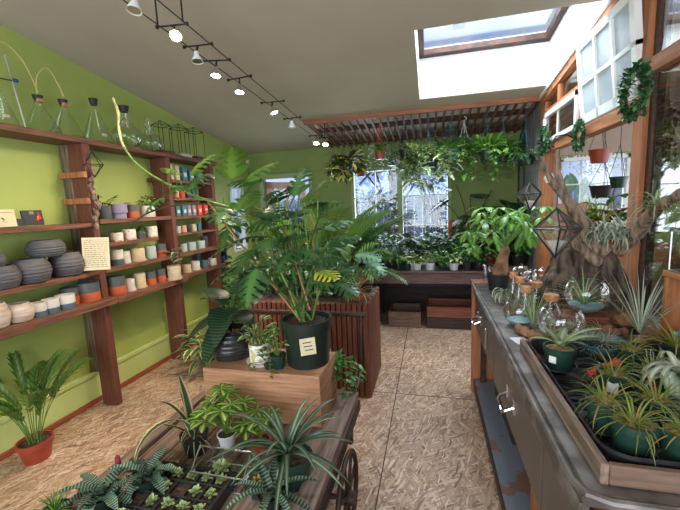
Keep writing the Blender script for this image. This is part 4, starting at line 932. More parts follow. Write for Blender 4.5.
for i, (x, y, lb) in enumerate(((150, 492, 'silver-banded rosette in a black pot behind the seedling tray'), (104, 512, 'silver-banded rosette at the lower left corner of the cart'))):
    t = thing('zebra_bromeliad', lb, 'plant', cartp(x, y)); sz = pot_taper(t, .062, .085, M['nursery2'], rim=.015); foliage(t, f_rosette(14, .15, .05, 'strap', (.1, 1.3), 1.3, sz, fold=.35, seg=10, wave=.3), L['zebra'])
    if i == 0: foliage(t, lambda a, b: b.lathe([(.002, 0), (.012, .02), (.01, .05), (.002, .06)], 10, (-.12, -.02, sz+.03)), L['zebra'], M['maroon'])
t = thing('small_fern', 'fine green plant at the bottom left edge of the cart', 'plant', cartp(58, 524)); sz = pot_taper(t, .05, .06, M['nursery2'], rim=.01); foliage(t, f_rosette(40, .09, .008, 'blade', (.3, 1.5), .6, sz), L['fresh'])
# seedling tray
A = at(128, 512, 2, CZ); TX0, TX1, TY0, TY1 = -1.14, -.80, .83, 1.20
t = thing('seedling_tray', 'black plastic cell tray of small succulent seedlings', 'tray', (TX0, TY0, zc)); w, dd = TX1-TX0, TY1-TY0; n_x, n_y = 5, 5
mb = MB()
for i in range(n_x+1): x = w*i/n_x; mb.box(x-.004, x+.004, -.004, dd+.004, .0, .05)
for j in range(n_y+1): y = dd*j/n_y; mb.box(0, w, y-.004, y+.004, .0, .0502)
mb.box(-.012, -.004, -.012, dd+.012, 0, .052).box(w+.004, w+.012, -.012, dd+.012, 0, .052).box(-.004, w+.004, -.012, -.004, 0, .052).box(-.004, w+.004, dd+.004, dd+.012, 0, .052)
mb.build('cell_grid', M['blkplas'], t, smooth=False, bev=.001)
mb = MB(); mb.box(0, w, 0, dd, 0.001, .038); mb.build('soil', M['soil'], t, smooth=False)
SD = 'succulent seedlings in the cell tray'
k = 0
for i in range(n_x):
    for j in range(n_y):
        if random.random() < .22: continue
        s = thing('succulent_seedling', 'tiny succulent seedling in the black cell tray', 'seedling', (TX0+w*(i+.5)/n_x, TY0+dd*(j+.5)/n_y, zc+.039), R_(0, 6), SD)
        foliage(s, f_rosette(16, .026, .013, 'obov', (.1, 1.3), .3, .004, fold=.2, seg=4, r0=.003), L['succ'] if random.random() < .93 else L['succy'], name='leaves')
t = thing('white_plant_tag', 'small white plant tag at the rim of the seedling tray', 'tag', (TX1+.0135, TY0+.14, zc+.005)); bx('tag_face', M['whitep'], 0, .002, -.014, .014, 0, .04, t); mb = MB()
for i in range(3): mb.box(.0021, .0025, -.01, .008, .01+i*.009, .013+i*.009)
mb.build('tag_print', M['ink'], t, smooth=False)
for (x, y, lb, m_) in ((222, 482, 'pale succulent in a square black pot inside the glass terrarium', 'succ'), (262, 497, 'yellow-tinged succulent in a black pot beside the seedling tray', 'succy')):
    q = cartp(x, y); t = thing('potted_succulent', lb, 'plant', (q[0], q[1], zc+.005)); MB().box(-.03, .03, -.03, .03, 0, .05).build('pot', M['blkplas'], t, smooth=False, bev=.004); foliage(t, f_rosette(26, .035, .018, 'obov', (.1, 1.4), .3, .055, fold=.2, seg=4), L[m_], name='leaves')
# open-frame glass terrarium
q = at(228, 478, 2, CZ); t = thing('glass_terrarium_box', 'house-shaped glass terrarium with grey metal frame open on the cart', 'terrarium', (q.x, q.y, zc)); w, dd, h, hr = .12, .075, .07, .135
mb = MB(); E = []
c = [V((sx*w, sy*dd, z)) for z in (.003, h) for sx, sy in ((-1, -1), (1, -1), (1, 1), (-1, 1))]
rd = [V((-w, 0, hr)), V((w, 0, hr))]
for i in range(4): E += [(c[i], c[(i+1) % 4]), (c[4+i], c[4+(i+1) % 4]), (c[i], c[4+i])]
E += [(c[4], rd[0]), (c[7], rd[0]), (c[5], rd[1]), (c[6], rd[1]), (rd[0], rd[1])]
for a, b in E: mb.tube([a, b], .0035, 5)
mb.tube([(0, -dd, .003), (0, -dd, h), (0, 0, hr)], .003, 5)
mb.build('metal_frame', M['steel'], t)
mb = MB()
for f in ((c[0], c[1], c[5], c[4]), (c[2], c[3], c[7], c[6]), (c[1], c[2], c[6], c[5]), (c[3], c[0], c[4], c[7]), (c[7], c[6], rd[1], rd[0]), (c[0], c[1], c[2], c[3])): mb.add(f, [(0, 1, 2, 3)])
mb.build('glass_panels', M['glass'], t, smooth=False)
t = thing('galvanised_tray', 'flat grey metal tray beside the terrarium', 'tray', (q.x+.19, q.y-.0, zc), -.05); MB().box(-.055, .07, -.08, .08, 0, .004).box(-.055, -.05, -.08, .08, .004, .03).box(.065, .07, -.08, .08, .004, .03).box(-.05, .065, .075, .08, .004, .03).box(-.05, .065, -.08, -.075, .004, .03).build('metal_sheet', M['steel'], t, smooth=False)
# hanging ivy between crate and slat box
t = thing('trailing_ivy', 'bushy green trailing plant spilling behind the crate over the cart rail', 'plant', (-.60, 2.02-.045, CZ+.004)); sz = pot_taper(t, .05, .16, M['nursery2'], rim=.02)
foliage(t, f_trail(16, .3, .1, 'lance', .055, .028, sz, .14, 9, 60), L['mid'])
# palm on the floor at left
t = thing('parlour_palm', 'young palm in a terracotta coloured pot on the floor under the shelves', 'plant', (-2.50, 1.60, 0)); sz = pot_taper(t, .095, .135, M['redpot'], rb=.07, rim=.03)
def parl(a, b):
    for i in range(16):
        az = 2.4*i; r0 = R_(.01, .05); l_ = R_(.36, .56); el = R_(1.3, 1.55); frond(a, b, (math.cos(az)*r0, math.sin(az)*r0, sz), az, el, l_, R_(.3, .8), 12, .16, .032, .8, .4, .9)
foliage(t, parl, L['palm'])
# ================================================================== COUNTER (right)
HC = .9
t = thing('workbench_counter', 'long metal-topped counter with brown drawers and a chipped blue-grey bottom shelf', 'counter', (.31, .8, 0))
mb = MB(); mb.box(.01, 1.25, .01, 2.13, HC-.035, HC); mb.build('metal_top', M['countertop'], t, smooth=False, bev=.012)
mb = MB(); mb.tube([(.006, 2.13, HC-.004), (.006, .06, HC-.004), (.02, .022, HC-.004), (.06, .006, HC-.004), (1.25, .006, HC-.004)], .010, 8); mb.build('rolled_edge', M['countertop'], t)
bx('apron', M['countertop'], .008, .03, .03, 2.13, HC-.09, HC-.036, t)
mb = MB(); mb.box(.03, .06, .05, 2.1, .55, HC-.09); mb.build('front_panel', M['drawer'], t, smooth=False)
for (y0, y1, z0, z1, hy) in ((.06, .33, .56, .80, None), (.345, 1.22, .56, .80, .77), (1.235, 2.08, .59, .80, 1.83)):
    d = bx('drawer', M['drawer'], .018, .032, y0, y1, z0, z1, t)
    if hy is None: continue
    ym, zm = hy, (z0+z1)/2
    h = MB().tube([(.018, ym-.065, zm+.02), (-.02, ym-.06, zm), (-.03, ym-.045, zm-.012), (-.03, ym+.045, zm-.012), (-.02, ym+.06, zm), (.018, ym+.065, zm+.02)], .007, 8).box(.012, .018, ym-.08, ym-.05, zm-.01, zm+.05).box(.012, .018, ym+.05, ym+.08, zm-.01, zm+.05).build('handle', M['chrome'], d)
bx('latch', M['steel'], .008, .018, 1.47, 1.5, .63, .76, t, .004)
for y in (.1, 2.05): bx('leg', M['iron'], .06, .095, y, y+.035, 0, .57, t); bx('leg', M['iron'], 1.18, 1.215, y, y+.035, 0, HC-.036, t)
bx('bottom_shelf', M['bluepaint'], .015, 1.2, .05, 2.1, .10, .125, t); bx('shelf_edge', M['iron'], .008, .0148, .05, 2.1, .07, .127, t)
bx('back_panel', M['drawer'], 1.216, 1.235, .05, 2.1, .05, HC-.036, t)
bx('end_board', M['orangez'], .0, 1.25, 2.135, 2.165, 0, HC+.01, t); bx('end_cap', M['bench'], .0, 1.25, 2.166, 2.26, HC-.03, HC+.01, t); bx('end_leg', M['orangez'], .0, .05, 2.166, 2.19, 0, HC-.031, t)
t = thing('storage_crate', 'plain orange-brown wooden box stored on the blue shelf under the counter', 'crate', (.62, 1.25, .127)); MB().box(-.2, .3, -.25, .35, 0, .3).build('boards', M['orangez'], t, smooth=False, bev=.003)
t = thing('storage_crate', 'dark slatted box stored at the far end under the counter', 'crate', (.75, 2.4, .127)); MB().box(-.3, .3, -.3, .3, 0, .38).build('boards', M['darkcrate'], t, smooth=False, bev=.003)
zc = HC+.001
def cp(x, y, z=0): q = at(x, y, 2, HC+z); return V((q.x, q.y, zc+z))
# wooden tray frame with black plastic tray
FX0, FX1, FY0, FY1 = .365, .98, .85, 1.62
t = thing('wooden_tray_frame', 'low grey-brown wooden frame around the black carrying tray', 'frame', (FX0, FY0, zc)); w, dd = FX1-FX0, FY1-FY0
bx('side_board', M['greyw'], 0, .018, 0, dd, 0, .052, t); bx('side_board', M['greyw'], w-.018, w, 0, dd, 0, .052, t); bx('end_board', M['greycrate'], .019, w-.019, 0, .018, 0, .05, t); bx('end_board', M['greycrate'], .019, w-.019, dd-.018, dd, 0, .05, t)
t = thing('plant_carrying_tray', 'black plastic carrying tray with round pot holes and raised rim', 'tray', (FX0+.02, FY0+.02, zc)); w -= .04; dd -= .04
def rr(x0, x1, y0, y1, rad, z, n=6):
    out = []
    for (cx, cy, a0) in ((x1-rad, y1-rad, 0), (x0+rad, y1-rad, PI/2), (x0+rad, y0+rad, PI), (x1-rad, y0+rad, 3*PI/2)):
        for i in range(n+1): a = a0+PI/2*i/n; out.append(V((cx+rad*math.cos(a), cy+rad*math.sin(a), z)))
    return out
mb = MB(); rings = [rr(.02, w-.02, .02, dd-.02, .05, .002), rr(.004, w-.004, .004, dd-.004, .06, .062), rr(0, w, 0, dd, .062, .064), rr(0, w, 0, dd, .062, .054)]
n = len(rings[0]); vs = sum(rings, []); mb.add(vs, [(i*n+k, i*n+(k+1) % n, (i+1)*n+(k+1) % n, (i+1)*n+k) for i in range(3) for k in range(n)]+[tuple(range(n))]); mb.build('tray_shell', M['blkplas'], t)
mb = MB()
for i in range(5):
    for j in range(6): mb.torus((.06+i*(w-.12)/4, .06+j*(dd-.12)/5, .024), .044, .004, 'z', 18, 5)
for i in range(5): mb.box(.02, w-.02, .06+i*.13, .066+i*.13, .012, .022)
mb.build('pot_holes', M['blkplas'], t)
mb = MB()
for k in range(12):
    x = .2+(k % 6)*.012+(k//6)*.2; mb.box(x, x+.003, -.0012, .003, .028, .060)
mb.build('rim_ribs', M['steel'], t, smooth=False)
# pots in tray
TZ = .026
def traypot(x, y, lb, fol, r=.052, h=.085, soilm='moss', m_='nursery', name='carnivorous_potted_plant', tagp=False, Y=None, z=0):
    q = cp(x, y, TZ-.001); t = thing(name, lb, 'plant', (q.x, q.y, q.z+z)); sz = pot_taper(t, r, h, M[m_], rb=r*.78, rim=.02, soil=soilm)
    for fn, lm in fol(sz): foliage(t, fn, lm)
    if tagp:
        T = Matrix.Rotation(-2.0, 4, 'Z'); mb = MB(); mb.box(r*.97, r*.97+.002, -.014, .014, h*.35, h*.8, T); mb.build('pot_label', M['whitep'], t, smooth=False)
    return t
sund = lambda n, l_=.1: (lambda sz: [(f_rosette(n, l_, .006, 'blade', (-.1, 1.4), 1.6, sz+.006, seg=6, r0=.016, tw=.6), L['sundew'])])
traypot(603, 428, 'sundew in a dark green pot at the aisle side of the tray, mossy top', sund(34), .043)
traypot(632, 452, 'sundew in the large green pot nearest the front rim of the tray', sund(44), .048, .085)
traypot(684, 464, 'sundew in a green pot cut by the right picture edge', sund(40), .048, .085)
traypot(655, 428, 'sundew in a green pot in the second row of the tray', sund(40, .11), .044)
traypot(612, 398, 'sundew in a green pot with a white tag in the middle of the tray', sund(36), .042, tagp=True)
traypot(630, 372, 'sundew in a green pot at the far side of the tray', sund(36, .09), .04)
traypot(672, 410, 'bushy sundew in the right-hand back of the tray', sund(46, .12), .05)
traypot(650, 398, 'thin-leaved sundew in a dark pot next to the silver airplant', sund(24, .12), .044)
q = cp(556, 367, TZ-.001); t = thing('pitcher_plant', 'pitcher plant with red pitchers in a green pot at the corner of the tray', 'plant', (q.x+.01, q.y, q.z)); sz = pot_taper(t, .052, .08, M['nursery'], rb=.042, rim=.02, soil='moss')
foliage(t, lambda a, b: [leaf(a, (0, 0, sz+.01), az, el, l_, .035, 1.0, 'strap', n=8, fold=.2) for az, el, l_ in ((-3.0, .7, .12), (.2, .6, .17), (2.0, .9, .1), (-.8, .8, .1), (1.1, .8, .12), (-2, 1, .08), (-.2, 1.0, .16))], L['airgreen'])
for (x, y, z, s) in ((.07, -.06, .02, 1), (.13, -.03, .035, 1.4), (-.08, .03, .02, .7)):
    mb = MB(); mb.tube([(x, y, z), (x+.008*s, y, z-.012*s), (x+.022*s, y+.004, z-.008*s), (x+.034*s, y+.008, z+.012*s)], [.004*s, .012*s, .013*s, .008*s], 10); mb.build('pitcher', M['redg'], t)
mb = MB(); T = Matrix.Rotation(-2.3, 4, 'Z'); mb.box(.05, .052, -.012, .012, .03, .055, T); mb.build('pot_label', M['whitep'], t, smooth=False)
# jars
def jar(lb, x, ybase, ytop, wpx, kind='bottle'):
    P = cp(x, ybase); k = depth(P)/F_; r = wpx/2*k; h = at(x, ytop, 1, P.y).z-HC-.012
    t = thing('corked_jar', lb, 'jar', tuple(P)); nr = r*.55
    MB().lathe([(0, .002), (r*.95, .002), (r, .012), (r, h*.55), (nr, h*.8), (nr, h*.93)], 24).build('glass_body', M['glass'], t)
    MB().lathe([(0.001, h*.86), (nr*.95, h*.86), (nr*1.25, h*.93), (nr*1.25, h+.01), (0.001, h+.012)], 20).build('cork', M['cork'], t)
    return t
jar('corked glass jar at the back left of the jar group', 513, 305, 272, 12)
jar('corked glass jar overlapping the back-left one', 519, 312, 277, 13)
jar('corked glass jar in front holding a tall thin airplant behind it', 525, 322, 286, 15)
jar('corked glass jar towards the stump', 536, 310, 282, 15)
jar('corked glass jar with wide shoulders, right-most of the group', 550, 328, 294, 20)
# glass domes and bowls on the bench end
def dome(lb, x, y, r, name='glass_dome', z=.0):
    P = cp(x, y); t = thing(name, lb, 'glass dome', tuple(P))
    MB().lathe([(r*math.sin(a), r*1.05-r*math.cos(a)) for a in [.35+i*(PI-.36)/16 for i in range(17)]], 28).build('glass_body', M['glass'], t)
    MB().lathe([(0, 0), (r*.6, 0), (r*.55, r*.12), (0, r*.12)], 20).build('base', M['bsand'], t)
    MB().lathe([(.0005, r*2.25), (.012, r*2.2), (.008, r*2.1), (.0005, r*2.04)], 10).build('knob', M['glass'], t)
dome('round glass globe closest to the money tree trunk', 508, 284, .045); dome('larger round glass globe in the middle of the globe row', 521, 282, .065); dome('round glass globe beside the stump', 541, 284, .062)
dome('small glass globe between the other globes', 530, 283, .05)
t = thing('clear_jar', 'tall clear glass jar at the counter end beside the money tree', 'jar', tuple(cp(489, 284))); MB().lathe([(0, .002), (.04, .002), (.045, .03), (.038, .13), (.05, .15)], 22).build('glass_body', M['glass'], t)
# money tree
t = thing('money_tree', 'money tree with swollen brown trunk and bright green fan leaves in a black pot', 'plant', tuple(cp(497, 291)+V((.02, .04, 0)))); sz = pot_taper(t, .085, .12, M['blkplas'], rb=.07, rim=.02)
MB().tube([(0, 0, sz-.01), (.01, 0, sz+.05), (.02, .005, sz+.12), (.04, .01, sz+.19), (.042, .01, sz+.21)], [.052, .05, .038, .03, .02], 12).build('trunk', M['drift2'], t)
def mt(a, b):
    for i in range(26):
        az = 2.4*i; rr = .05+.23*math.sqrt((i+.5)/26); q = V((.04+math.cos(az)*rr, math.sin(az)*rr, sz+.24+R_(.0, .3)-rr*.2)); stalk(b, (.042, .01, sz+.2), q, .06, .003)
        for k in range(6): leaf(a, q, k*2*PI/6+i*.7, R_(-.5, .3), R_(.08, .15), .042, 1.0, 'obov', n=6, fold=.2)
foliage(t, mt, L['fresh'])
# curly airplants
def xero(lb, loc, s, n=30, m_='silver', dr=4.2):
    t = thing('curly_airplant', lb, 'airplant', loc)
    foliage(t, lambda a, b: [leaf(a, (0, 0, .03*s/.16), 2.4*i+R_(-.3, .3), .1+1.3*i/n, s*R_(.8, 1.2), s*.11, dr*R_(.7, 1.5), 'blade', n=14, fold=.3, curl=.8, aztw=R_(-1, 1)) for i in range(n)], L[m_]); return t
xero('curly silver airplant draped over the counter edge', tuple(cp(500, 303)+V((.02, .02, .02))), .17, 34)
xero('large curly silver airplant beside the right-hand pots', tuple(cp(668, 398, .1)+V((.05, .06, .0))), .2, 34, 'silver')
t = thing('small_airplant', 'reddish airplant resting by the blue sand bowl', 'airplant', tuple(cp(512, 312))); foliage(t, f_rosette(30, .11, .009, 'blade', (-.1, 1.2), .9, .012), L['redair'])
t = thing('small_airplant', 'grass-like airplant standing upright on the driftwood in front of the jars', 'airplant', tuple(cp(533, 330)+V((0, 0, .03)))); foliage(t, f_rosette(30, .19, .008, 'blade', (1.0, 1.55), .3, .0), L['airgreen'])
def bowl(lb, P, r, fill, name='glass_bowl', rot=None):
    t = thing(name, lb, 'bowl', tuple(P)); h = r*1.3
    pr = [(r*math.sin(a), r-r*math.cos(a)) for a in [.02+i*(2.3)/16 for i in range(17)]]
    g = MB().lathe(pr, 32); g.build('glass_body', M['glass'], t); a0 = 1.0
    MB().torus((0, 0, pr[-1][1]), pr[-1][0], .0025, 'z', 32, 6).build('rim', M['glass'], t)
    if fill: MB().lathe([(r*math.sin(a)*.96, r-r*math.cos(a)*.96) for a in [.02+i*.95/8 for i in range(9)]]+[(0.001, r-r*.52)], 28).build('sand', M[fill], t)
    return t
t = bowl('round glass bowl of pale blue sand beside the driftwood', cp(519, 326), .075, 'bsand')
# wood block with open bowl & airplant
t = thing('wood_block', 'thick reddish wooden board under the terrarium bowl', 'board', (.80, 2.03, zc)); MB().box(-.16, .22, -.07, .07, 0, .05).build('board', M['redcrate'], t, smooth=False, bev=.004)
P = V((.76, 2.03, zc+.052)); t = bowl('open glass bowl with blue-grey gravel and an airplant on the wooden board', P, .10, 'bsand', 'terrarium_bowl')
t = thing('spiky_airplant', 'upright spiky airplant inside the bowl on the wooden board', 'airplant', (P.x-.01, P.y, P.z+.045)); foliage(t, f_rosette(34, .2, .012, 'blade', (.5, 1.5), 1.1, .0, r0=.006), L['airgreen'])
t = bowl('empty clear glass vase tipped towards the tray', cp(560, 343)+V((0, 0, 0)), .095, None, 'glass_vase')
# driftwood pieces
def drift(lb, pts, rad, name='driftwood_piece', m_='drift2'):
    P0 = V(pts[0]); mb = MB(); pp = spl([V(p)-P0 for p in pts], 5); mb.tube([p+V((R_(-.006, .006), R_(-.006, .006), R_(-.004, .006))) for p in pp], [rad*R_(.7, 1.35)*(1 if 0 < i < len(pp)-1 else .5) for i in range(len(pp))], 9)
    return tag(mb.build(name, M[m_], None, loc=P0), lb, 'driftwood')
drift('gnarled driftwood lying in front of the jars', [cp(516, 330)+V((0, 0, .015)), cp(528, 338)+V((0, 0, .022)), cp(540, 343)+V((0, 0, .02)), cp(556, 338)+V((0, 0, .02)), cp(566, 334)+V((0, 0, .015))], .019)
drift('dark twisted driftwood behind the grass-like airplant', [cp(608, 322)+V((0, 0, .02)), cp(622, 332)+V((0, 0, .05)), cp(640, 330)+V((0, 0, .05)), cp(655, 345)+V((0, 0, .02))], .03)
drift('driftwood lump under the tall airplant', [cp(634, 358)+V((0, 0, .02)), cp(640, 350)+V((0, 0, .03)), cp(650, 342)+V((0, 0, .02))], .024)
t = thing('small_airplant', 'tall grass-like airplant rising from the driftwood right of the bowl', 'airplant', tuple(cp(639, 346)+V((0, 0, .06)))); foliage(t, f_rosette(36, .27, .009, 'blade', (.9, 1.55), .35, .0), L['silver'])
t = thing('small_airplant', 'low tufted green airplant behind the board end', 'airplant', tuple(cp(618, 318)+V((0, -.03, .005)))); foliage(t, f_rosette(40, .08, .007, 'blade', (-.1, 1.4), .8, .01), L['airgreen'])
t = thing('small_airplant', 'tufted airplant on the driftwood behind the pitcher plant', 'airplant', tuple(cp(551, 346)+V((0, 0, .04)))); foliage(t, f_rosette(26, .06, .007, 'blade', (-.1, 1.4), .8, .01), L['airgreen'])
for x, y, n_, l_, m_, lb in ((575, 330, 40, .07, 'silver', 'round tufted silver airplant between the tipped vase and the wooden board'), (600, 334, 36, .08, 'airgreen', 'green tufted airplant just in front of the wooden board'), (652, 372, 40, .09, 'silver', 'silver tufted airplant behind the right-hand tray pots'), (586, 345, 30, .06, 'silver', 'small pale airplant behind the pitcher plant leaves'), (528, 316, 34, .08, 'redair', 'pinkish tufted airplant between two corked jars')):
    q = cp(x, y); t = thing('small_airplant', lb, 'airplant', (q.x, q.y, q.z+.004)); foliage(t, f_rosette(n_, l_, .008, 'blade', (-.2, 1.5), 1.3, .006, tw=.6), L[m_])
drift('knobbly driftwood lying along the back rim of the tray', [cp(588, 342)+V((0, .02, .02)), cp(600, 338)+V((0, .02, .03)), cp(616, 340)+V((0, .02, .03)), cp(626, 338)+V((0, .02, .02))], .02)
# glass dish pile
t = thing('glass_pebble_dish', 'blue glass dish heaped with tufted silver airplants', 'bowl', tuple(cp(598, 352))); MB().lathe([(0, 0), (.05, 0), (.095, .035), (.1, .05), (.094, .05), (.05, .01), (0, .01)], 28).build('dish', M['tealg'], t)
for i, (x, y) in enumerate(((-.04, .0), (.0, .03), (.04, .01), (.0, -.04), (.045, -.04), (-.05, -.045))):
    s = thing('tufted_airplant', 'small tufted silver airplant heaped in the blue glass dish', 'airplant', tuple(cp(598, 352)+V((x, y, .05-.02*(i > 3)))), i, 'airplants heaped in the blue dish'); foliage(s, f_rosette(34, .055, .006, 'blade', (-.3, 1.4), .9, .0), L['silver'])
t = thing('price_card', 'white card lying on the counter in front of the driftwood', 'card', tuple(cp(521, 341)), .3); bx('card', M['whitep'], -.035, .035, -.04, .04, 0, .002, t, 0)
t = thing('fallen_pitcher', 'dried orange pitcher lying on the counter left of the green pot', 'pitcher', tuple(cp(535, 350)+V((0, 0, .012)))); MB().tube([(-.03, .03, 0), (0, 0, .004), (.03, -.03, 0)], [.006, .012, .006], 8).build('pitcher', M['redcrate'], t)
# wooden shelf box at right with terrarium case on top
t = thing('wooden_shelf_box', 'open brown wooden shelf box at the right edge of the counter', 'shelf box', (.94, 1.20, zc)); h = .30
bx('back_panel', M['orangew'], .135, .15, .021, .539, 0, h, t); bx('end_panel', M['orangez'], 0, .15, .54, .56, 0, h, t); bx('end_panel', M['orangez'], 0, .15, 0, .02, 0, h, t); bx('top', M['orangew'], -.005, .15, -.005, .565, h+.001, h+.026, t)
t['label'] = 'open brown wooden shelf box at the right edge of the counter'
t2 = thing('glass_display_case', 'glass case with metal edges on the brown shelf box, a small cactus inside', 'terrarium', (.945, 1.40, zc+.328)); w, dd, h = .13, .34, .16
mb = MB()
c = [V((x, y, z)) for z in (.003, h) for x, y in ((0, 0), (w, 0), (w, dd), (0, dd))]
for i in range(4): mb.tube([c[i], c[(i+1) % 4]], .003, 5).tube([c[4+i], c[4+(i+1) % 4]], .003, 5).tube([c[i], c[4+i]], .003, 5)
mb.tube([c[4], V((w/2, dd/2, h+.1))], .003, 5).tube([c[7], V((w/2, dd/2, h+.1))], .003, 5).tube([c[5], V((w/2, dd/2, h+.1))], .003, 5).tube([c[6], V((w/2, dd/2, h+.1))], .003, 5)
mb.build('metal_frame', M['steel'], t2); mb = MB()
for f in ((c[0], c[3], c[7], c[4]), (c[0], c[1], c[5], c[4]), (c[2], c[3], c[7], c[6])): mb.add(f, [(0, 1, 2, 3)])
mb.build('glass_panels', M['glass'], t2, smooth=False)
t = thing('potted_cactus', 'small white fuzzy cactus in a black pot inside the glass case', 'cactus', (1.03, 1.50, zc+.331)); MB().box(-.028, .028, -.028, .028, 0, .05).build('pot', M['blkplas'], t, smooth=False, bev=.004); MB().lathe([(0.001, .045), (.02, .05), (.024, .075), (.018, .1), (.001, .112)], 16, fn=lambda a, z: 1+.08*math.sin(a*10)).build('cactus_body', M['white_glaze'], t)
t = thing('pink_airplant', 'small pink flower-like airplant inside the glass case', 'airplant', (1.0, 1.66, zc+.332)); foliage(t, f_rosette(20, .05, .02, 'lance', (0, 1.3), .5, .02), L['redflower'])
t = thing('spider_plant', 'arching yellow-green spider plant in front of the brown shelf box', 'plant', tuple(cp(672, 378)+V((.04, .06, 0)))); sz = pot_taper(t, .045, .1, M['nursery2'], rim=.015); foliage(t, f_rosette(22, .2, .012, 'blade', (.4, 1.4), 1.5, sz), L['sundew'])
t = thing('blue_glass_ornament', 'small iridescent blue glass ornament near the right picture edge', 'ornament', tuple(cp(668, 366)+V((.1, .12, 0)))); MB().lathe([(0, 0), (.03, .0), (.04, .04), (.03, .085), (.001, .1)], 20).build('body', M['tealg'], t)

# ================================================================== STUMP WITH BRANCHES
SYp = 2.28
sp = lambda x, y, Y=2.2: at(x, y, 1, Y)
t = thing('tree_stump', 'big rough tree stump with bare driftwood branches standing on the counter', 'stump', (.84, SYp, zc)); P = V((.84, SYp, zc))
def flare(a, z): return 1+.10*math.sin(a*5+z*6)+.30*noise.noise((math.cos(a)*1.8, math.sin(a)*1.8, z*4))+.22*noise.noise((math.cos(a)*6, math.sin(a)*6, z*6))+.12*noise.noise((math.cos(a)*16, math.sin(a)*16, z*12))
def dens(pr, k=6): return [(pr[i][0]+(pr[i+1][0]-pr[i][0])*j/k, pr[i][1]+(pr[i+1][1]-pr[i][1])*j/k) for i in range(len(pr)-1) for j in range(k)]+[pr[-1]]
MB().lathe(dens([(0, 0), (.26, 0), (.25, .03), (.215, .08), (.19, .15), (.165, .22), (.15, .29), (.12, .34), (.06, .37), (.001, .37)]), 130, sx=1, sy=.5, fn=flare).build('trunk', M['bark'], t)
def root_(pts, rad): 
    mb = MB(); pp = spl([V(p) for p in pts], 5); n_ = len(pp); mb.tube([p+V((R_(-.004, .004), R_(-.004, .004), R_(-.003, .003))) for p in pp], [rad[0]+(rad[1]-rad[0])*i/(n_-1)+R_(-.004, .004) for i in range(n_)], 10); return mb
root_([(-.08, -.0, .24), (-.17, -.02, .14), (-.25, -.02, .07), (-.30, 0, .03)], (.08, .035)).build('root', M['bark'], t)
root_([(.02, -.03, .2), (-.04, -.07, .1), (-.12, -.09, .04)], (.07, .035)).build('root', M['bark'], t)
def br(name, pl, r0, r1):
    root_([sp(*p)-P for p in pl], (r0, r1)).build(name, M['drift'], t)
br('branch', [(606, 252), (594, 238), (577, 212), (556, 186), (546, 170), (541, 157)], .042, .009)
br('branch', [(600, 252), (588, 240), (574, 215), (563, 190), (558, 168), (558, 150)], .03, .011)
br('branch', [(618, 250), (634, 236, 2.12), (648, 218, 2.0), (664, 203, 1.85), (690, 190, 1.7)], .04, .02)
br('branch', [(585, 232), (574, 222), (568, 217), (561, 221)], .028, .012)
br('branch', [(598, 262), (578, 246), (572, 236), (566, 240)], .035, .012)
# dark hook branch
t = thing('curly_airplant', 'curly pale airplant sprawling on the right-hand branch', 'airplant', tuple(sp(655, 207, 1.9))); foliage(t, lambda a, b: [leaf(a, (0, 0, 0), 2.4*i, -.1+1.5*i/26, .16*R_(.8, 1.3), .013, 2.6*R_(.5, 1.2), 'blade', n=9, fold=.3) for i in range(30)], L['airgreen'])
t = thing('curly_airplant', 'heap of large silver airplants nestled in the stump fork', 'airplant', tuple(sp(608, 232, 2.12))); foliage(t, lambda a, b: [leaf(a, (R_(-.07, .07), R_(-.03, .03), R_(-.05, .03)), 2.4*i, .2+1.3*i/110, .13*R_(.7, 1.2), .016, 3.4*R_(.3, 1.2), 'blade', n=9, fold=.3) for i in range(110)], L['silver'])
# hanging geometric terrariums
def geo(lb, cx, cy, Y, s, seed):
    P = at(cx, cy, 1, Y); t = thing('geometric_terrarium', lb, 'terrarium', tuple(P)); n = 5
    top = V((0, 0, s*.9)); bot = V((0, 0, -s)); ring = [V((math.cos(i*2*PI/n+seed)*s*.85, math.sin(i*2*PI/n+seed)*s*.85, s*.15)) for i in range(n)]
    mb = MB(); g = MB()
    for i in range(n):
        mb.tube([ring[i], ring[(i+1) % n]], .004, 5).tube([ring[i], bot], .004, 5).tube([ring[i], top], .004, 5); g.add([ring[i], ring[(i+1) % n], bot], [(0, 1, 2)])
        if i > 1: g.add([ring[i], ring[(i+1) % n], top], [(0, 1, 2)])
    mb.tube([top, top+V((0, 0, .06))], .002, 4); mb.build('metal_frame', M['blk'], t); g.build('glass_panels', M['glass'], t, smooth=False)
    MB().lathe([(0.001, -s*.9), (s*.42, -s*.35), (0.001, -s*.3)], 5).build('sand', M['white_glaze'], t)
    return t, P, s
t1, P1, s1 = geo('hanging geometric glass terrarium with pale sand, left of the branch tip', 530, 196, 2.35, .085, .3)
t2, P2, s2 = geo('larger geometric glass terrarium reflecting blue, in front of the stump', 556, 232, 1.92, .125, .8)
for P_, s_, nm in ((P1, s1, 'thin cord holding the smaller geometric terrarium'), (P2, s2, 'thin cord holding the larger geometric terrarium')):
    top = P_+V((0, 0, s_*.9+.06)); tp = V((top.x+.02, top.y+.05, 1.70)) if P_ is P2 else V((top.x+.0, top.y, 2.0))
    if P_ is P1: tp = sp(544, 170)
    if P_ is P2: tp = sp(556, 172)
    o = MB().tube([(0, 0, 0), tp-top], .0015, 4).build('hanging_cord', M['blk'], t1 if P_ is P1 else t2, loc=top-P_)
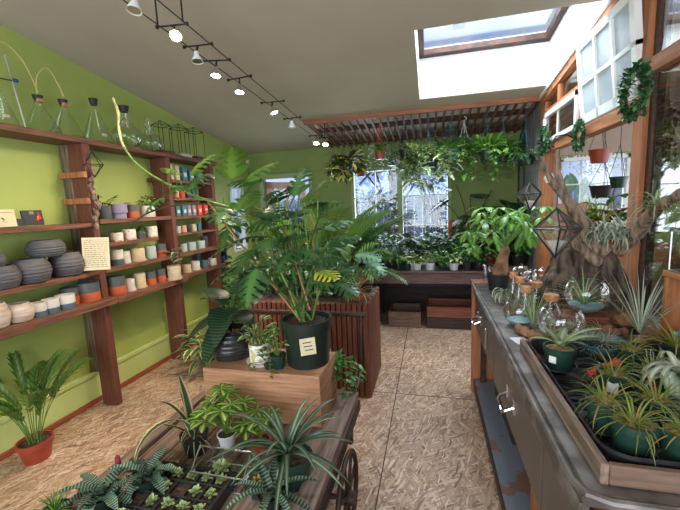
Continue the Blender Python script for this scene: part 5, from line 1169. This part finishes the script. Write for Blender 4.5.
# shop items behind in the annex: planter vase, yellow dry plant, burgundy plant on a table
t = thing('annex_table', 'wooden plant table in the glazed annex beyond the partition', 'table', (2.0, 3.8, 0)); bx('top', M['orangew'], -.75, .9, -.5, .6, 1.0, 1.03, t)
for x in (-.7, .83):
    for y in (-.45, .53): bx('leg', M['orangez'], x, x+.05, y, y+.05, 0, 1.0, t)
q = at(572, 207, 1, 3.6); t = thing('tan_vase', 'tan stoneware vase in the annex seen between the branches', 'vase', (q.x, 3.6, 1.031)); MB().lathe([(0, 0), (.09, 0), (.14, .1), (.13, .25), (.1, .36), (.12, .45), (.1, .45), (.08, .3), (0, .05)], 24).build('body', M['tan'], t)
q = at(598, 210, 1, 3.7); t = thing('dried_yellow_spray', 'tall yellow dried spray in a red pot in the annex', 'plant', (q.x, 3.7, 1.031)); sz = pot_taper(t, .09, .14, M['redpot']); foliage(t, f_rosette(60, .42, .02, 'lance', (.9, 1.55), .5, sz), L['yel'])
q = at(618, 215, 1, 3.5); t = thing('burgundy_plant', 'dark burgundy-leaved plant in the annex behind the airplant heap', 'plant', (q.x, 3.5, 1.031)); sz = pot_taper(t, .1, .14, M['redpot']); foliage(t, f_bush(.3, .24, 80, 'oval', .09, .05, .7, sz, .3), L['burg'])
q = at(585, 215, 1, 3.5); t = thing('burgundy_plant', 'smaller burgundy plant beside the tan vase in the annex', 'plant', (q.x, 3.5, 1.031)); sz = pot_taper(t, .08, .12, M['redpot']); foliage(t, f_bush(.22, .16, 40, 'oval', .08, .045, .7, sz, .3), L['burg'])
t = thing('leafy_annex_plant', 'leafy green plant behind the hook branch in the annex', 'plant', (1.5, 3.5, 1.031)); sz = pot_taper(t, .08, .12, M['nursery']); foliage(t, f_bush(.5, .16, 40, 'oval', .12, .06, .9, sz, .2), L['mid'])
def hangpot(lb, P, r, h, m_, top, fol=None, lm=None, name='hanging_pot', hangm='blk', hook=False):
    t = thing(name, lb, 'hanging plant' if fol else 'hanging pot', tuple(P)); sz = pot_taper(t, r, h, M[m_], rim=.012)
    mb = MB(); dz = top-P.z
    for i in range(3): a = i*2*PI/3+.5; mb.tube([(math.cos(a)*r, math.sin(a)*r, h), (0, 0, min(dz-.03, h+.28))], .0028, 4)
    mb.tube([(0, 0, min(dz-.03, h+.28)), (0, 0, dz-.03)], .003, 4)
    mb.tube([(0, 0, dz-.03), (.025, 0, dz-.015), (.02, 0, dz+.005), (0, 0, dz+.008)], .004, 5)
    mb.build('hanger', M[hangm], t)
    if fol: foliage(t, fol(sz), L[lm])
    return t
P = at(599, 163, 1, 3.9); hangpot('terracotta pot hanging in the annex before the lace window', P, .085, .12, 'redpot', 2.949, None, name='hanging_pot')
P = at(618, 188, 1, 3.8); hangpot('green pot hanging from a dark hook in the annex', P, .07, .1, 'nursery', 2.949, None)
P = at(602, 198, 1, 4.4); hangpot('black kettle-shaped pot hanging low in the annex window', P, .12, .13, 'blkplas', 2.949, None)
# lace curtain valance
t = thing('lace_valance', 'white lace valance across the top of the annex window', 'curtain', (1.97, YB-.06, 1.80)); mb = MB(); N = 60
vs = [(-.42+.84*i/N, .008*math.sin(i*.9), z) for i in range(N+1) for z in (0+.02*math.sin(i*.7), .24)]
mb.add(vs, [(2*i, 2*i+1, 2*i+3, 2*i+2) for i in range(N)])
m_, n_, l_, b_, o_ = nt('lace'); tc = n_.new('ShaderNodeTexCoord'); vo = n_.new('ShaderNodeTexVoronoi'); vo.inputs['Scale'].default_value = 34; l_.new(tc.outputs['Object'], vo.inputs[0])
gt = n_.new('ShaderNodeMath'); gt.operation = 'GREATER_THAN'; gt.inputs[1].default_value = .42; l_.new(vo.outputs['Distance'], gt.inputs[0]); b_.inputs['Base Color'].default_value = (.9, .9, .92, 1); tr = n_.new('ShaderNodeBsdfTransparent'); mx = n_.new('ShaderNodeMixShader')
tl = n_.new('ShaderNodeBsdfTranslucent'); m2 = n_.new('ShaderNodeMixShader'); m2.inputs[0].default_value = .5; l_.new(b_.outputs[0], m2.inputs[1]); l_.new(tl.outputs[0], m2.inputs[2])
l_.new(gt.outputs[0], mx.inputs[0]); l_.new(m2.outputs[0], mx.inputs[1]); l_.new(tr.outputs[0], mx.inputs[2]); l_.new(mx.outputs[0], o_.inputs[0])
mb.build('lace', m_, t)
# prickly pear outside annex window
t = thing('prickly_pear', 'prickly pear cactus with round pads outside the annex window', 'cactus', (2.0, 6.0, 0)); a = MB()
for i in range(26): leaf(a, (R_(-.5, .5), R_(-.2, .2), .5+R_(0, 1.1)), R_(0, 6), R_(.9, 1.5), .3, .2, .2, 'oval', n=8, fold=.05)
MB().tube([(0, 0, 0), (0, 0, .7)], .08).build('trunk', M['stem'], t); a.build('pads', L['cactus'], t)
# dried flower bundle hanging behind the glass
q = at(668, 92, 0, 1.32); t = thing('dried_flower_bundle', 'hanging bundle of dried maroon flowers behind the right-hand glass', 'dried flowers', (1.32, q.y, 1.95)); mb = MB()
for i in range(160): rr = R_(0, .07); aa = R_(0, 6.3); z = R_(-.45, .1); leaf(mb, (math.cos(aa)*rr, math.sin(aa)*rr, z), aa, R_(-1.4, .3), .045, .03, .4, 'oval', n=3)
mb.build('flowers', L['burg'], t)
mb = MB()
for i in range(8): mb.tube([(R_(-.04, .04), R_(-.04, .04), -.1), (R_(-.02, .02), R_(-.02, .02), .2), (0, 0, .28)], .004, 4)
mb.tube([(0, 0, .28), (0, 0, .995)], .003, 4); mb.build('stems', M['aerial'], t)
t = thing('moss_strand', 'pale hanging moss strand in front of the dried flowers', 'moss', (1.24, 1.98, 2.3)); mb = MB()
for i in range(14): mb.tube(spl([(0, 0, .64), (R_(-.02, .02), R_(-.02, .02), .1), (R_(-.03, .03), R_(-.03, .03), -.12), (R_(-.04, .04), R_(-.04, .04), -.35)], 4), .003, 4)
mb.build('strands', M['aerial'], t)
t = thing('annex_shelf_rack', 'brown wooden rack with pale boards behind the right-hand glass', 'shelf', (1.52, 2.3, 0))
for x, y in ((.06, .38), (.5, .38), (.06, -.7), (.5, -.7)): bx('post', M['orangez'], x, x+.035, y, y+.04, 0, 2.5, t)
for z in (.9, 1.24, 1.7, 2.1, 2.45): bx('shelf', M['greycrate'], .1, .5, -.66, .38, z, z+.02, t)
for (y, z, m_) in ((.1, 2.121, 'white_glaze'), (-.15, 2.121, 'tan'), (.1, 1.721, 'tan'), (-.2, 1.261, 'terra'), (.12, 1.261, 'lilac')):
    s = thing('annex_pot', {2.121: 'pot on the upper board of the rack behind glass, ', 1.721: 'pot on the middle board of the rack behind glass, ', 1.261: 'pot on the lower board of the rack behind glass, '}[z]+{'white_glaze': 'white glazed', 'tan': 'tan coloured', 'terra': 'terracotta', 'lilac': 'lilac'}[m_], 'pot', (1.8, 2.3+y, z)); pot_taper(s, .08, .13, M[m_])
# wreaths
def wreath(lb, x, y, X, hpx):
    P = at(x, y, 0, X); R = hpx*depth(P)/F_/2*.72; t = thing('leaf_wreath', lb, 'wreath', tuple(P)); mb = MB()
    n = 420
    for i in range(n):
        a = R_(0, 2*PI); b = R_(0, 2*PI); rr = R*.26; c = V((0, math.cos(a)*R, math.sin(a)*R)); o = V((-abs(math.cos(b))*rr, math.cos(a)*math.sin(b)*rr, math.sin(a)*math.sin(b)*rr))
        leaf(mb, c+o*R_(.5, 1), R_(0, 6.3), R_(-1.2, 1.2), R*.36, R*.2, .5, 'oval', n=3)
    mb.build('leaves', L['wreath'], t); MB().torus((0, 0, 0), R, R*.07, 'x', 28, 6).build('ring', M['dkstem'], t)
wreath('large dark leaf wreath hanging on the wooden post', 637, 91, XR-.10, 58)
wreath('leaf wreath hanging on the rail left of the white window', 580, 136, XR-.07, 32)
wreath('small leaf wreath at the far end of the partition rail', 545, 141, XR-.07, 30)
# black hooks on partition
for i, (x, y, lb) in enumerate(((549, 152, 'black iron hook on the partition post near the small wreath'), (571, 158, 'black iron hook under the middle wreath'))):
    P = at(x, y, 0, XR-.04); t = thing('iron_hook', lb, 'hook', (XR-.032, P.y, 1.99)); MB().tube([(0, 0, 0), (-.05, 0, .03), (-.12, 0, .02), (-.15, 0, -.04), (-.13, 0, -.06)], .006, 6).build('hook', M['blk'], t)
t = thing('paper_tag', 'white hexagonal paper tag hanging on a string by the board wall', 'tag', tuple(at(549, 178, 1, 2.6))); MB().lathe([(0.001, 0), (.035, 0), (.035, .003), (.001, .003)], 6).build('tag_face', M['whitep'], t).rotation_euler = (PI/2, 0, .3); MB().tube([(0, 0, .03), (.01, 0, .3)], .0015, 4).build('string', M['blk'], t)

# ================================================================== HANGING BASKETS under the laths
def lz(y): return cz(y)-.03
def basket(lb, x, y, Y, r, h, m_, fol, lm, hangm='tealg'):
    P = at(x, y, 1, Y); P.z -= h/2; return hangpot(lb, P, r, h, m_, lz(Y), fol, lm, name='hanging_basket_plant', hangm=hangm)
basket('yellow-variegated hoya hanging at the far left of the laths', 346, 166, 4.35, .10, .1, 'nursery2', lambda sz: f_trail(24, .3, .13, 'lance', 0.137, 0.052, sz, .12, 6, 60), 'hoya', 'blk')
basket('small terracotta hanging pot under the yellow hoya', 361, 173, 4.6, .06, .09, 'redpot', lambda sz: f_trail(9, .1, .05, 'lance', 0.053, 0.023, sz, .05, 4, 18), 'mid', 'blk')
basket('terracotta hanging pot with a bright red hanger', 380, 155, 4.35, .065, .1, 'redpot', lambda sz: f_trail(12, .3, .08, 'lance', 0.053, 0.023, sz, .09, 8, 60), 'mid', 'redg')
basket('dark hanging pot with sparse trailing stems', 392, 162, 4.7, .07, .09, 'nursery2', lambda sz: f_trail(12, .35, .1, 'lance', 0.053, 0.023, sz, .1, 8, 45), 'dark', 'blk')
basket('black hanging pot left of the big pothos', 406, 155, 4.4, .08, .11, 'blkplas', lambda sz: f_trail(12, .25, .09, 'lance', 0.053, 0.023, sz, .1, 8, 36), 'dark', 'blk')
basket('lush pothos with big pale leaves spilling over the window', 429, 162, 4.3, .11, .12, 'nursery', lambda sz: f_trail(39, .42, .2, 'heart', 0.126, 0.098, sz, .2, 7, 105), 'varie')
basket('teal hanging pot with a white flower', 451, 154, 4.3, .08, .11, 'tealg', lambda sz: f_trail(12, .3, .1, 'heart', 0.084, 0.057, sz, .14, 6, 39), 'fresh')
basket('hanging plant with thin trailing runners between two hangers', 464, 152, 4.45, .08, .1, 'blkplas', lambda sz: f_trail(15, .34, .14, 'lance', 0.084, 0.034, sz, .16, 7, 75), 'mid', 'whitep')
basket('lush bright green hanging plant with the longest trailers', 487, 155, 4.3, .10, .12, 'nursery', lambda sz: f_trail(27, .5, .18, 'oval', 0.095, 0.052, sz, .18, 9, 135), 'fresh')
basket('dark green hanging pot with ferny leaves', 503, 157, 4.4, .09, .11, 'nursery', lambda sz: f_trail(15, .26, .14, 'lance', 0.084, 0.034, sz, .16, 7, 90), 'mid')
basket('blue-green fern hanging at the right end of the laths', 525, 160, 4.3, .11, .1, 'nursery2', lambda sz: (lambda a, b: [frond(a, b, (0, 0, sz), 2.4*i, R_(.1, .8), R_(.16, .26), 1.3, 10, .05, .014, 1.1, .1) for i in range(26)]), 'bluefern')
for x, y, Y, lb in ((418, 172, 4.9, 'trailing plant hanging close to the window behind the pothos'), (445, 150, 4.8, 'trailing plant behind the teal hanging pot')):
    basket(lb, x, y, Y, .08, .1, 'nursery2', lambda sz: f_trail(15, .4, .14, 'heart', 0.084, 0.057, sz, .15, 7, 60), 'varie')
def hookb(lb, x, Y):
    P = at(x, 125, 1, Y); t = thing('empty_plant_hook', lb, 'hook', (P.x, Y, lz(Y)+.0)); MB().tube([(0, 0, 0), (.03, 0, -.01), (.035, 0, -.05), (0, 0, -.06), (0, 0, -.16), (-.02, 0, -.19), (0, 0, -.21)], .006, 6).build('hook', M['blk'], t)
hookb('empty black hook on the laths at the far left', 342, 4.3); hookb('empty black hook on the laths beside the hoya', 352, 4.6); hookb('empty black hook hanging between red hanger and black pot', 395, 4.25)

# ================================================================== PLANTS ON THE BENCH AND AROUND THE WINDOW
BZ = .751
def bp(x, Y, z=BZ): q = at(x, 260, 1, Y); return (q.x, Y, z)
row = [(398, 'nursery', 'mid', 'small green-potted plant at the left of the bench front row'), (407, 'nursery', 'varie', 'variegated plant in a dark green pot, bench front row'), (417, 'whitep', 'varie', 'variegated plant in the first white pot of the bench row'), (430, 'whitep', 'margin', 'pale-edged plant in the second white pot of the bench row'), (443, 'nursery', 'mid', 'green plant in a dark green pot between two white pots'), (454, 'whitep', 'varie', 'variegated plant in the third white pot of the bench row'), (467, 'blkplas', 'dark', 'broad-leaved plant at the right of the bench row'), (386, 'blkplas', 'dark', 'dark plant at the extreme left of the bench row'), (478, 'blkplas', 'dark', 'dark plant at the bench end beside the counter')]
for x, pm, lm, lb in row:
    t = thing('bench_potted_plant', lb, 'plant', bp(x, 4.34+R_(-.015, .015))); sz = pot_taper(t, .055, .085, M[pm], rim=.012); foliage(t, f_bush(.12, .11, 60, 'heart' if lm != 'margin' else 'oval', .075, .042, .9, sz, .25), L[lm])
row2 = [(360, 4.7, 'dark', .5, 'bushy dark plant left of the main window'), (380, 4.75, 'mid', .42, 'bushy plant below the left window half'), (400, 4.7, 'dark', .4, 'dark bushy plant in the second bench row, left of centre'), (420, 4.75, 'dark', .44, 'blue-sheened dark plant below the window mullion'), (440, 4.7, 'mid', .36, 'mid-green bushy plant in the second bench row'), (458, 4.75, 'dark', .4, 'broad dark plant right of the window edge'), (474, 4.65, 'mid', .38, 'mid-green plant behind the bench end')]
for x, Y, lm, h, lb in row2:
    t = thing('leafy_potted_plant', lb, 'plant', bp(x, Y)); sz = pot_taper(t, .09, .14, M['blkplas'], rim=.02); foliage(t, f_bush(h-.12, .22, 90, 'lance', .15, .06, 1.0, sz, .3), L[lm])
t = thing('potted_stake', 'brown moss pole standing in a pot before the window edge', 'plant', bp(450, 4.95)); sz = pot_taper(t, .08, .12, M['blkplas']); MB().tube([(0, 0, sz-.02), (0, 0, .55)], .028, 10).build('moss_pole', M['terra'], t); foliage(t, f_bush(.4, .14, 30, 'heart', .12, .08, .8, sz, .3), L['dark'])
# monstera/dieffenbachia at right with wiry leaves on green wall
t = thing('tall_split_leaf_plant', 'tall split-leaf plant with dark wiry leaves against the green wall', 'plant', bp(472, 5.0)); P = V(t.location); sz = pot_taper(t, .13, .22, M['redpot'], rim=.03)
def qq(x, y, Y=5.0): return at(x, y, 1, Y)-P
b = MB()
for (x, y) in ((456, 185), (440, 200), (470, 195), (485, 205), (500, 215), (450, 225), (492, 190)): b.tube(spl([V((0, 0, sz)), qq((x+472)/2, (y+240)/2-6), qq(x, y)]), .006, 5)
b.build('stem', M['dkstem'], t)
for (x, y, az, el, s) in ((440, 206, 3.4, -.3, .36), (443, 188, 2.6, .5, .26), (460, 222, -2, -.4, .3), (490, 212, -.6, -.2, .34), (503, 222, -.3, -.5, .32), (456, 238, -2.4, -.6, .3), (480, 196, .5, .3, .26), (510, 205, 0, -.2, .3), (520, 228, -.4, -.8, .3)):
    o = bigleaf(t, x, y, 4.95, az, el, s, 'dark', .3); o.location = -P
t = thing('red_leaved_plant', 'plant with dark red-brown leaves beside the money tree', 'plant', bp(488, 4.75)); sz = pot_taper(t, .1, .16, M['redpot']); foliage(t, f_bush(.45, .16, 60, 'oval', .16, .08, 1.0, sz, .1), L['burg'])
t = thing('leafy_potted_plant', 'large dark plant in the corner behind the money tree', 'plant', bp(505, 4.85)); sz = pot_taper(t, .12, .16, M['blkplas']); foliage(t, f_bush(.6, .26, 110, 'oval', .2, .1, 1.0, sz, .2), L['dark'])
t = thing('leafy_potted_plant', 'mid-green plant between the bench and board wall', 'plant', bp(520, 4.6)); sz = pot_taper(t, .1, .14, M['blkplas']); foliage(t, f_bush(.35, .18, 70, 'lance', .15, .05, 1.0, sz, .3), L['mid'])
# palms
def palmtree(lb, x, Y, zb, n, Ln, lm='palm', r=.16, ph=.28, ll=.2, el=(.8, 1.5), droop=1.3, nl=20, m_='blkplas', lw=.02):
    q = at(x, 260, 1, Y); t = thing('potted_palm', lb, 'palm', (q.x, Y, zb)); sz = pot_taper(t, r, ph, M[m_]); foliage(t, f_palm(n, Ln, el, droop, ll, lw, nl, sz, .05), L[lm]); return t
palmtree('large feathery palm standing between the door and the main window', 322, 4.15, 0, 30, 1.45, ll=.32, el=(1.25, 1.54), nl=32, droop=.8, lw=.026)
palmtree('second feathery palm left of the main window', 338, 4.45, 0, 18, 1.45, ll=.28, nl=28, el=(1.25, 1.52), droop=.7, lw=.024)
palmtree('arching palm with pale leaflets in front of the main window', 392, 4.6, BZ, 9, .6, ll=.16, r=.1, ph=.14, nl=18, droop=1.5)
palmtree('small palm on the slatted planter box', 350, 3.0, .776, 12, .5, ll=.14, r=.08, ph=.11, nl=14)
# things on the slat box
def sb(x, Y=2.9): q = at(x, 300, 1, Y); return (q.x, Y, .776)
t = thing('dry_leaved_plant', 'plant with drooping dried tan leaves at the corner of the slatted box', 'plant', sb(358, 2.85)); sz = pot_taper(t, .06, .07, M['terra']); foliage(t, f_rosette(34, .2, .014, 'blade', (.1, 1.4), 1.9, sz), L['dryl'])
t = thing('split_leaf_philodendron', 'silvery split-leaf philodendron on the slatted box', 'plant', sb(338, 3.0)); P = V(t.location); sz = pot_taper(t, .08, .1, M['nursery2'])
for (x, y, az, el, s) in ((338, 225, .2, .4, .26), (368, 258, -.3, .1, .24), (345, 245, 2.6, .4, .22), (325, 250, 3, .2, .22), (376, 268, -.5, -.3, .22), (350, 272, -1.5, 0, .2)):
    o = bigleaf(t, x, y, 2.9, az, el, s, 'bluefern', .3, st=P+V((0, 0, sz))); o.location = -P
for i, (x, Y, lm, h, lb) in enumerate(((320, 2.95, 'mid', .4, 'bushy green plant on the slatted box behind the nursery pot'), (300, 3.1, 'dark', .5, 'dark bushy plant at the back of the slatted box'), (278, 3.0, 'mid', .45, 'bushy plant on the slatted box under the split leaves'), (262, 3.1, 'dark', .4, 'dark plant at the left end of the slatted box'), (366, 3.12, 'redflower', .14, 'small red-leaved plant in the box corner'))):
    t = thing('box_top_plant', lb, 'plant', sb(x, Y)); sz = pot_taper(t, .07, .09, M['nursery2']); foliage(t, f_bush(h-.1, .16 if h > .2 else .05, 80 if h > .2 else 20, 'lance', .13 if h > .2 else .04, .04 if h > .2 else .02, 1.0, sz, .3), L[lm])
# floor plants near the door and shelves
def floorp(name, lb, x, Y, h, R, n, lm, kind='lance', Ln=.2, W=.06, r=.14, ph=.22, pm='blkplas'):
    q = at(x, 260, 1, Y); t = thing(name, lb, 'plant', (q.x, Y, 0)); sz = pot_taper(t, r, ph, M[pm]); foliage(t, f_bush(h-ph, R, n, kind, Ln, W, 1.0, sz, .3), L[lm]); return t
floorp('floor_plant', 'tall leafy floor plant in front of the garden door', 272, 4.2, 1.15, .3, 130, 'mid')
floorp('floor_plant', 'dark leafy floor plant beside the corner window', 240, 4.2, 1.1, .3, 130, 'dark')
floorp('floor_plant', 'floor plant between the shelves and slatted box', 248, 3.5, 1.0, .26, 130, 'mid')
floorp('floor_plant', 'bright patterned low plant on the floor by the middle shelf upright', 203, 3.0, .42, .2, 70, 'margin', Ln=.2, W=.08, r=.12, ph=.15)
floorp('floor_plant', 'broad-leaved floor plant left of the palms', 300, 4.6, 1.3, .3, 100, 'dark', 'oval', .24, .1)
t = thing('teal_watering_bin', 'teal cloth-covered bin standing by the garden door', 'bin', (at(300, 240, 1, 5.0).x, 5.0, 0)); MB().lathe([(0, 0), (.2, 0), (.22, 1.35), (.001, 1.4)], 20).build('body', M['tealcloth'], t)

# ================================================================== OUTSIDE
bx_('ground', M['ext_ground'], -9, 9, 5.4, 14, -.08, -.03, bev=0)
t = thing('garden_fence', 'pale blue-grey garden fence seen through the windows', 'fence', (-1, 9.5, -.03)); mb = MB()
for i in range(60): mb.box(-6+i*.2, -6+i*.2+.18, 0, .03, 0, 1.75)
mb.build('boards', M['fence'], t, smooth=False)
def shrub(lb, x, y, h, R, lm, n=700, ls=.12):
    t = thing('garden_shrub', lb, 'shrub', (x, y, -.03)); a = MB(); b = MB()
    for i in range(n):
        az = R_(0, 6.3); rr = R*R_(.3, 1)**.5; q = V((math.cos(az)*rr, math.sin(az)*rr, h*R_(.1, 1))); q.x *= 1-.3*q.z/h; leaf(a, q, az, R_(-.6, 1), ls, ls*.5, .6, 'oval', n=3)
    for i in range(7): b.tube([(0, 0, 0), (R_(-.2, .2), R_(-.2, .2), h*.4), (R_(-R, R)*.7, R_(-R, R)*.7, h*.9)], .02, 5)
    a.build('foliage', L[lm], t); b.build('stem', M['dkstem'], t)
shrub('grey-green shrub outside the left half of the main window', -1.2, 7.2, 1.9, .7, 'out', 450); shrub('shrub outside the middle of the main window', .1, 8.2, 2.3, .8, 'out', 450); shrub('pinkish shrub outside the window mullion', -.6, 6.8, 1.3, .45, 'outpink', 260)
shrub('shrub outside the garden door', -3.4, 7.6, 2.1, .8, 'out', 450); shrub('shrub outside the corner of the shop', -4.6, 6.4, 1.8, .6, 'out', 400); shrub('low shrub outside the right half of the main window', .7, 7.0, 1.0, .4, 'out', 200)
t = thing('garden_tree', 'bare-trunked garden tree outside the main window', 'tree', (-.9, 8.6, -.03)); b = MB(); b.tube([(0, 0, 0), (.1, 0, 1.5), (0, 0, 3)], [.14, .1, .06], 10)
for i in range(14): b.tube([(0, 0, R_(1, 2.8)), (R_(-.8, .8), R_(-.3, .3), R_(2, 3.4))], .025, 5)
b.build('trunk', M['dkstem'], t)

# ================================================================== LIGHT
w = bpy.data.worlds.new('sky'); SC.world = w; w.use_nodes = True; n = w.node_tree.nodes; l = w.node_tree.links; bg = n['Background']
tc = n.new('ShaderNodeTexCoord'); nz = n.new('ShaderNodeTexNoise'); nz.inputs['Scale'].default_value = 2.2; nz.inputs['Detail'].default_value = 5; l.new(tc.outputs['Generated'], nz.inputs[0])
r = n.new('ShaderNodeValToRGB'); r.color_ramp.elements[0].position = .42; r.color_ramp.elements[1].position = .6; r.color_ramp.elements[0].color = (.36, .52, .95, 1); r.color_ramp.elements[1].color = (.86, .92, 1, 1); l.new(nz.outputs['Fac'], r.inputs[0]); l.new(r.outputs[0], bg.inputs[0]); bg.inputs[1].default_value = 1.1
def area(name, loc, rot, sx, sy, e, col):
    d = bpy.data.lights.new(name, 'AREA'); d.shape = 'RECTANGLE'; d.size = sx; d.size_y = sy; d.energy = e; d.color = col
    o = bpy.data.objects.new(name, d); COL.objects.link(o); o.location = loc; o.rotation_euler = rot; return o
DAY = (.86, .93, 1)
area('added_front_fill', (-1.0, YF-.2, 1.65), (PI/2, 0, 0), 3.2, 1.9, 150, DAY)  # area lamp added outside the unseen front window to light the room
area('daylight_skylight', (.48, 3.3, 3.33), (0, 0, 0), 1.05, 1.05, 105, DAY)
area('daylight_back_window', (-.42, YB+.3, 1.45), (-PI/2, 0, 0), 1.4, 1.25, 45, DAY)
area('daylight_door', (-2.1, YB+.9, 1.2), (-PI/2, 0, 0), 1.0, 1.9, 20, DAY)
area('daylight_annex', (AX+.2, 2.4, 1.7), (0, PI/2, 0), 1.5, 4.2, 90, DAY)
s = bpy.data.lights.new('sun', 'SUN'); s.energy = 4.5; s.angle = .03; s.color = (1, .96, .9); o = bpy.data.objects.new('sun', s); COL.objects.link(o); o.rotation_euler = V((.78, -.25, -.62)).to_track_quat('-Z', 'Y').to_euler()
for i, (p, dn) in enumerate(LIT):
    s = bpy.data.lights.new('spot', 'SPOT'); s.energy = 42; s.color = (1, .83, .62); s.spot_size = 2.1; s.spot_blend = .8; s.shadow_soft_size = .03; o = bpy.data.objects.new('spot', s); COL.objects.link(o); o.location = p; d_ = V((-.5, dn.y*.5, -1)); o.rotation_euler = d_.to_track_quat('-Z', 'Y').to_euler()
SC.view_settings.view_transform = 'Standard'; SC.view_settings.look = 'None'; SC.view_settings.gamma = 1; SC.view_settings.exposure = 0.0; SC.view_settings.use_curve_mapping = False
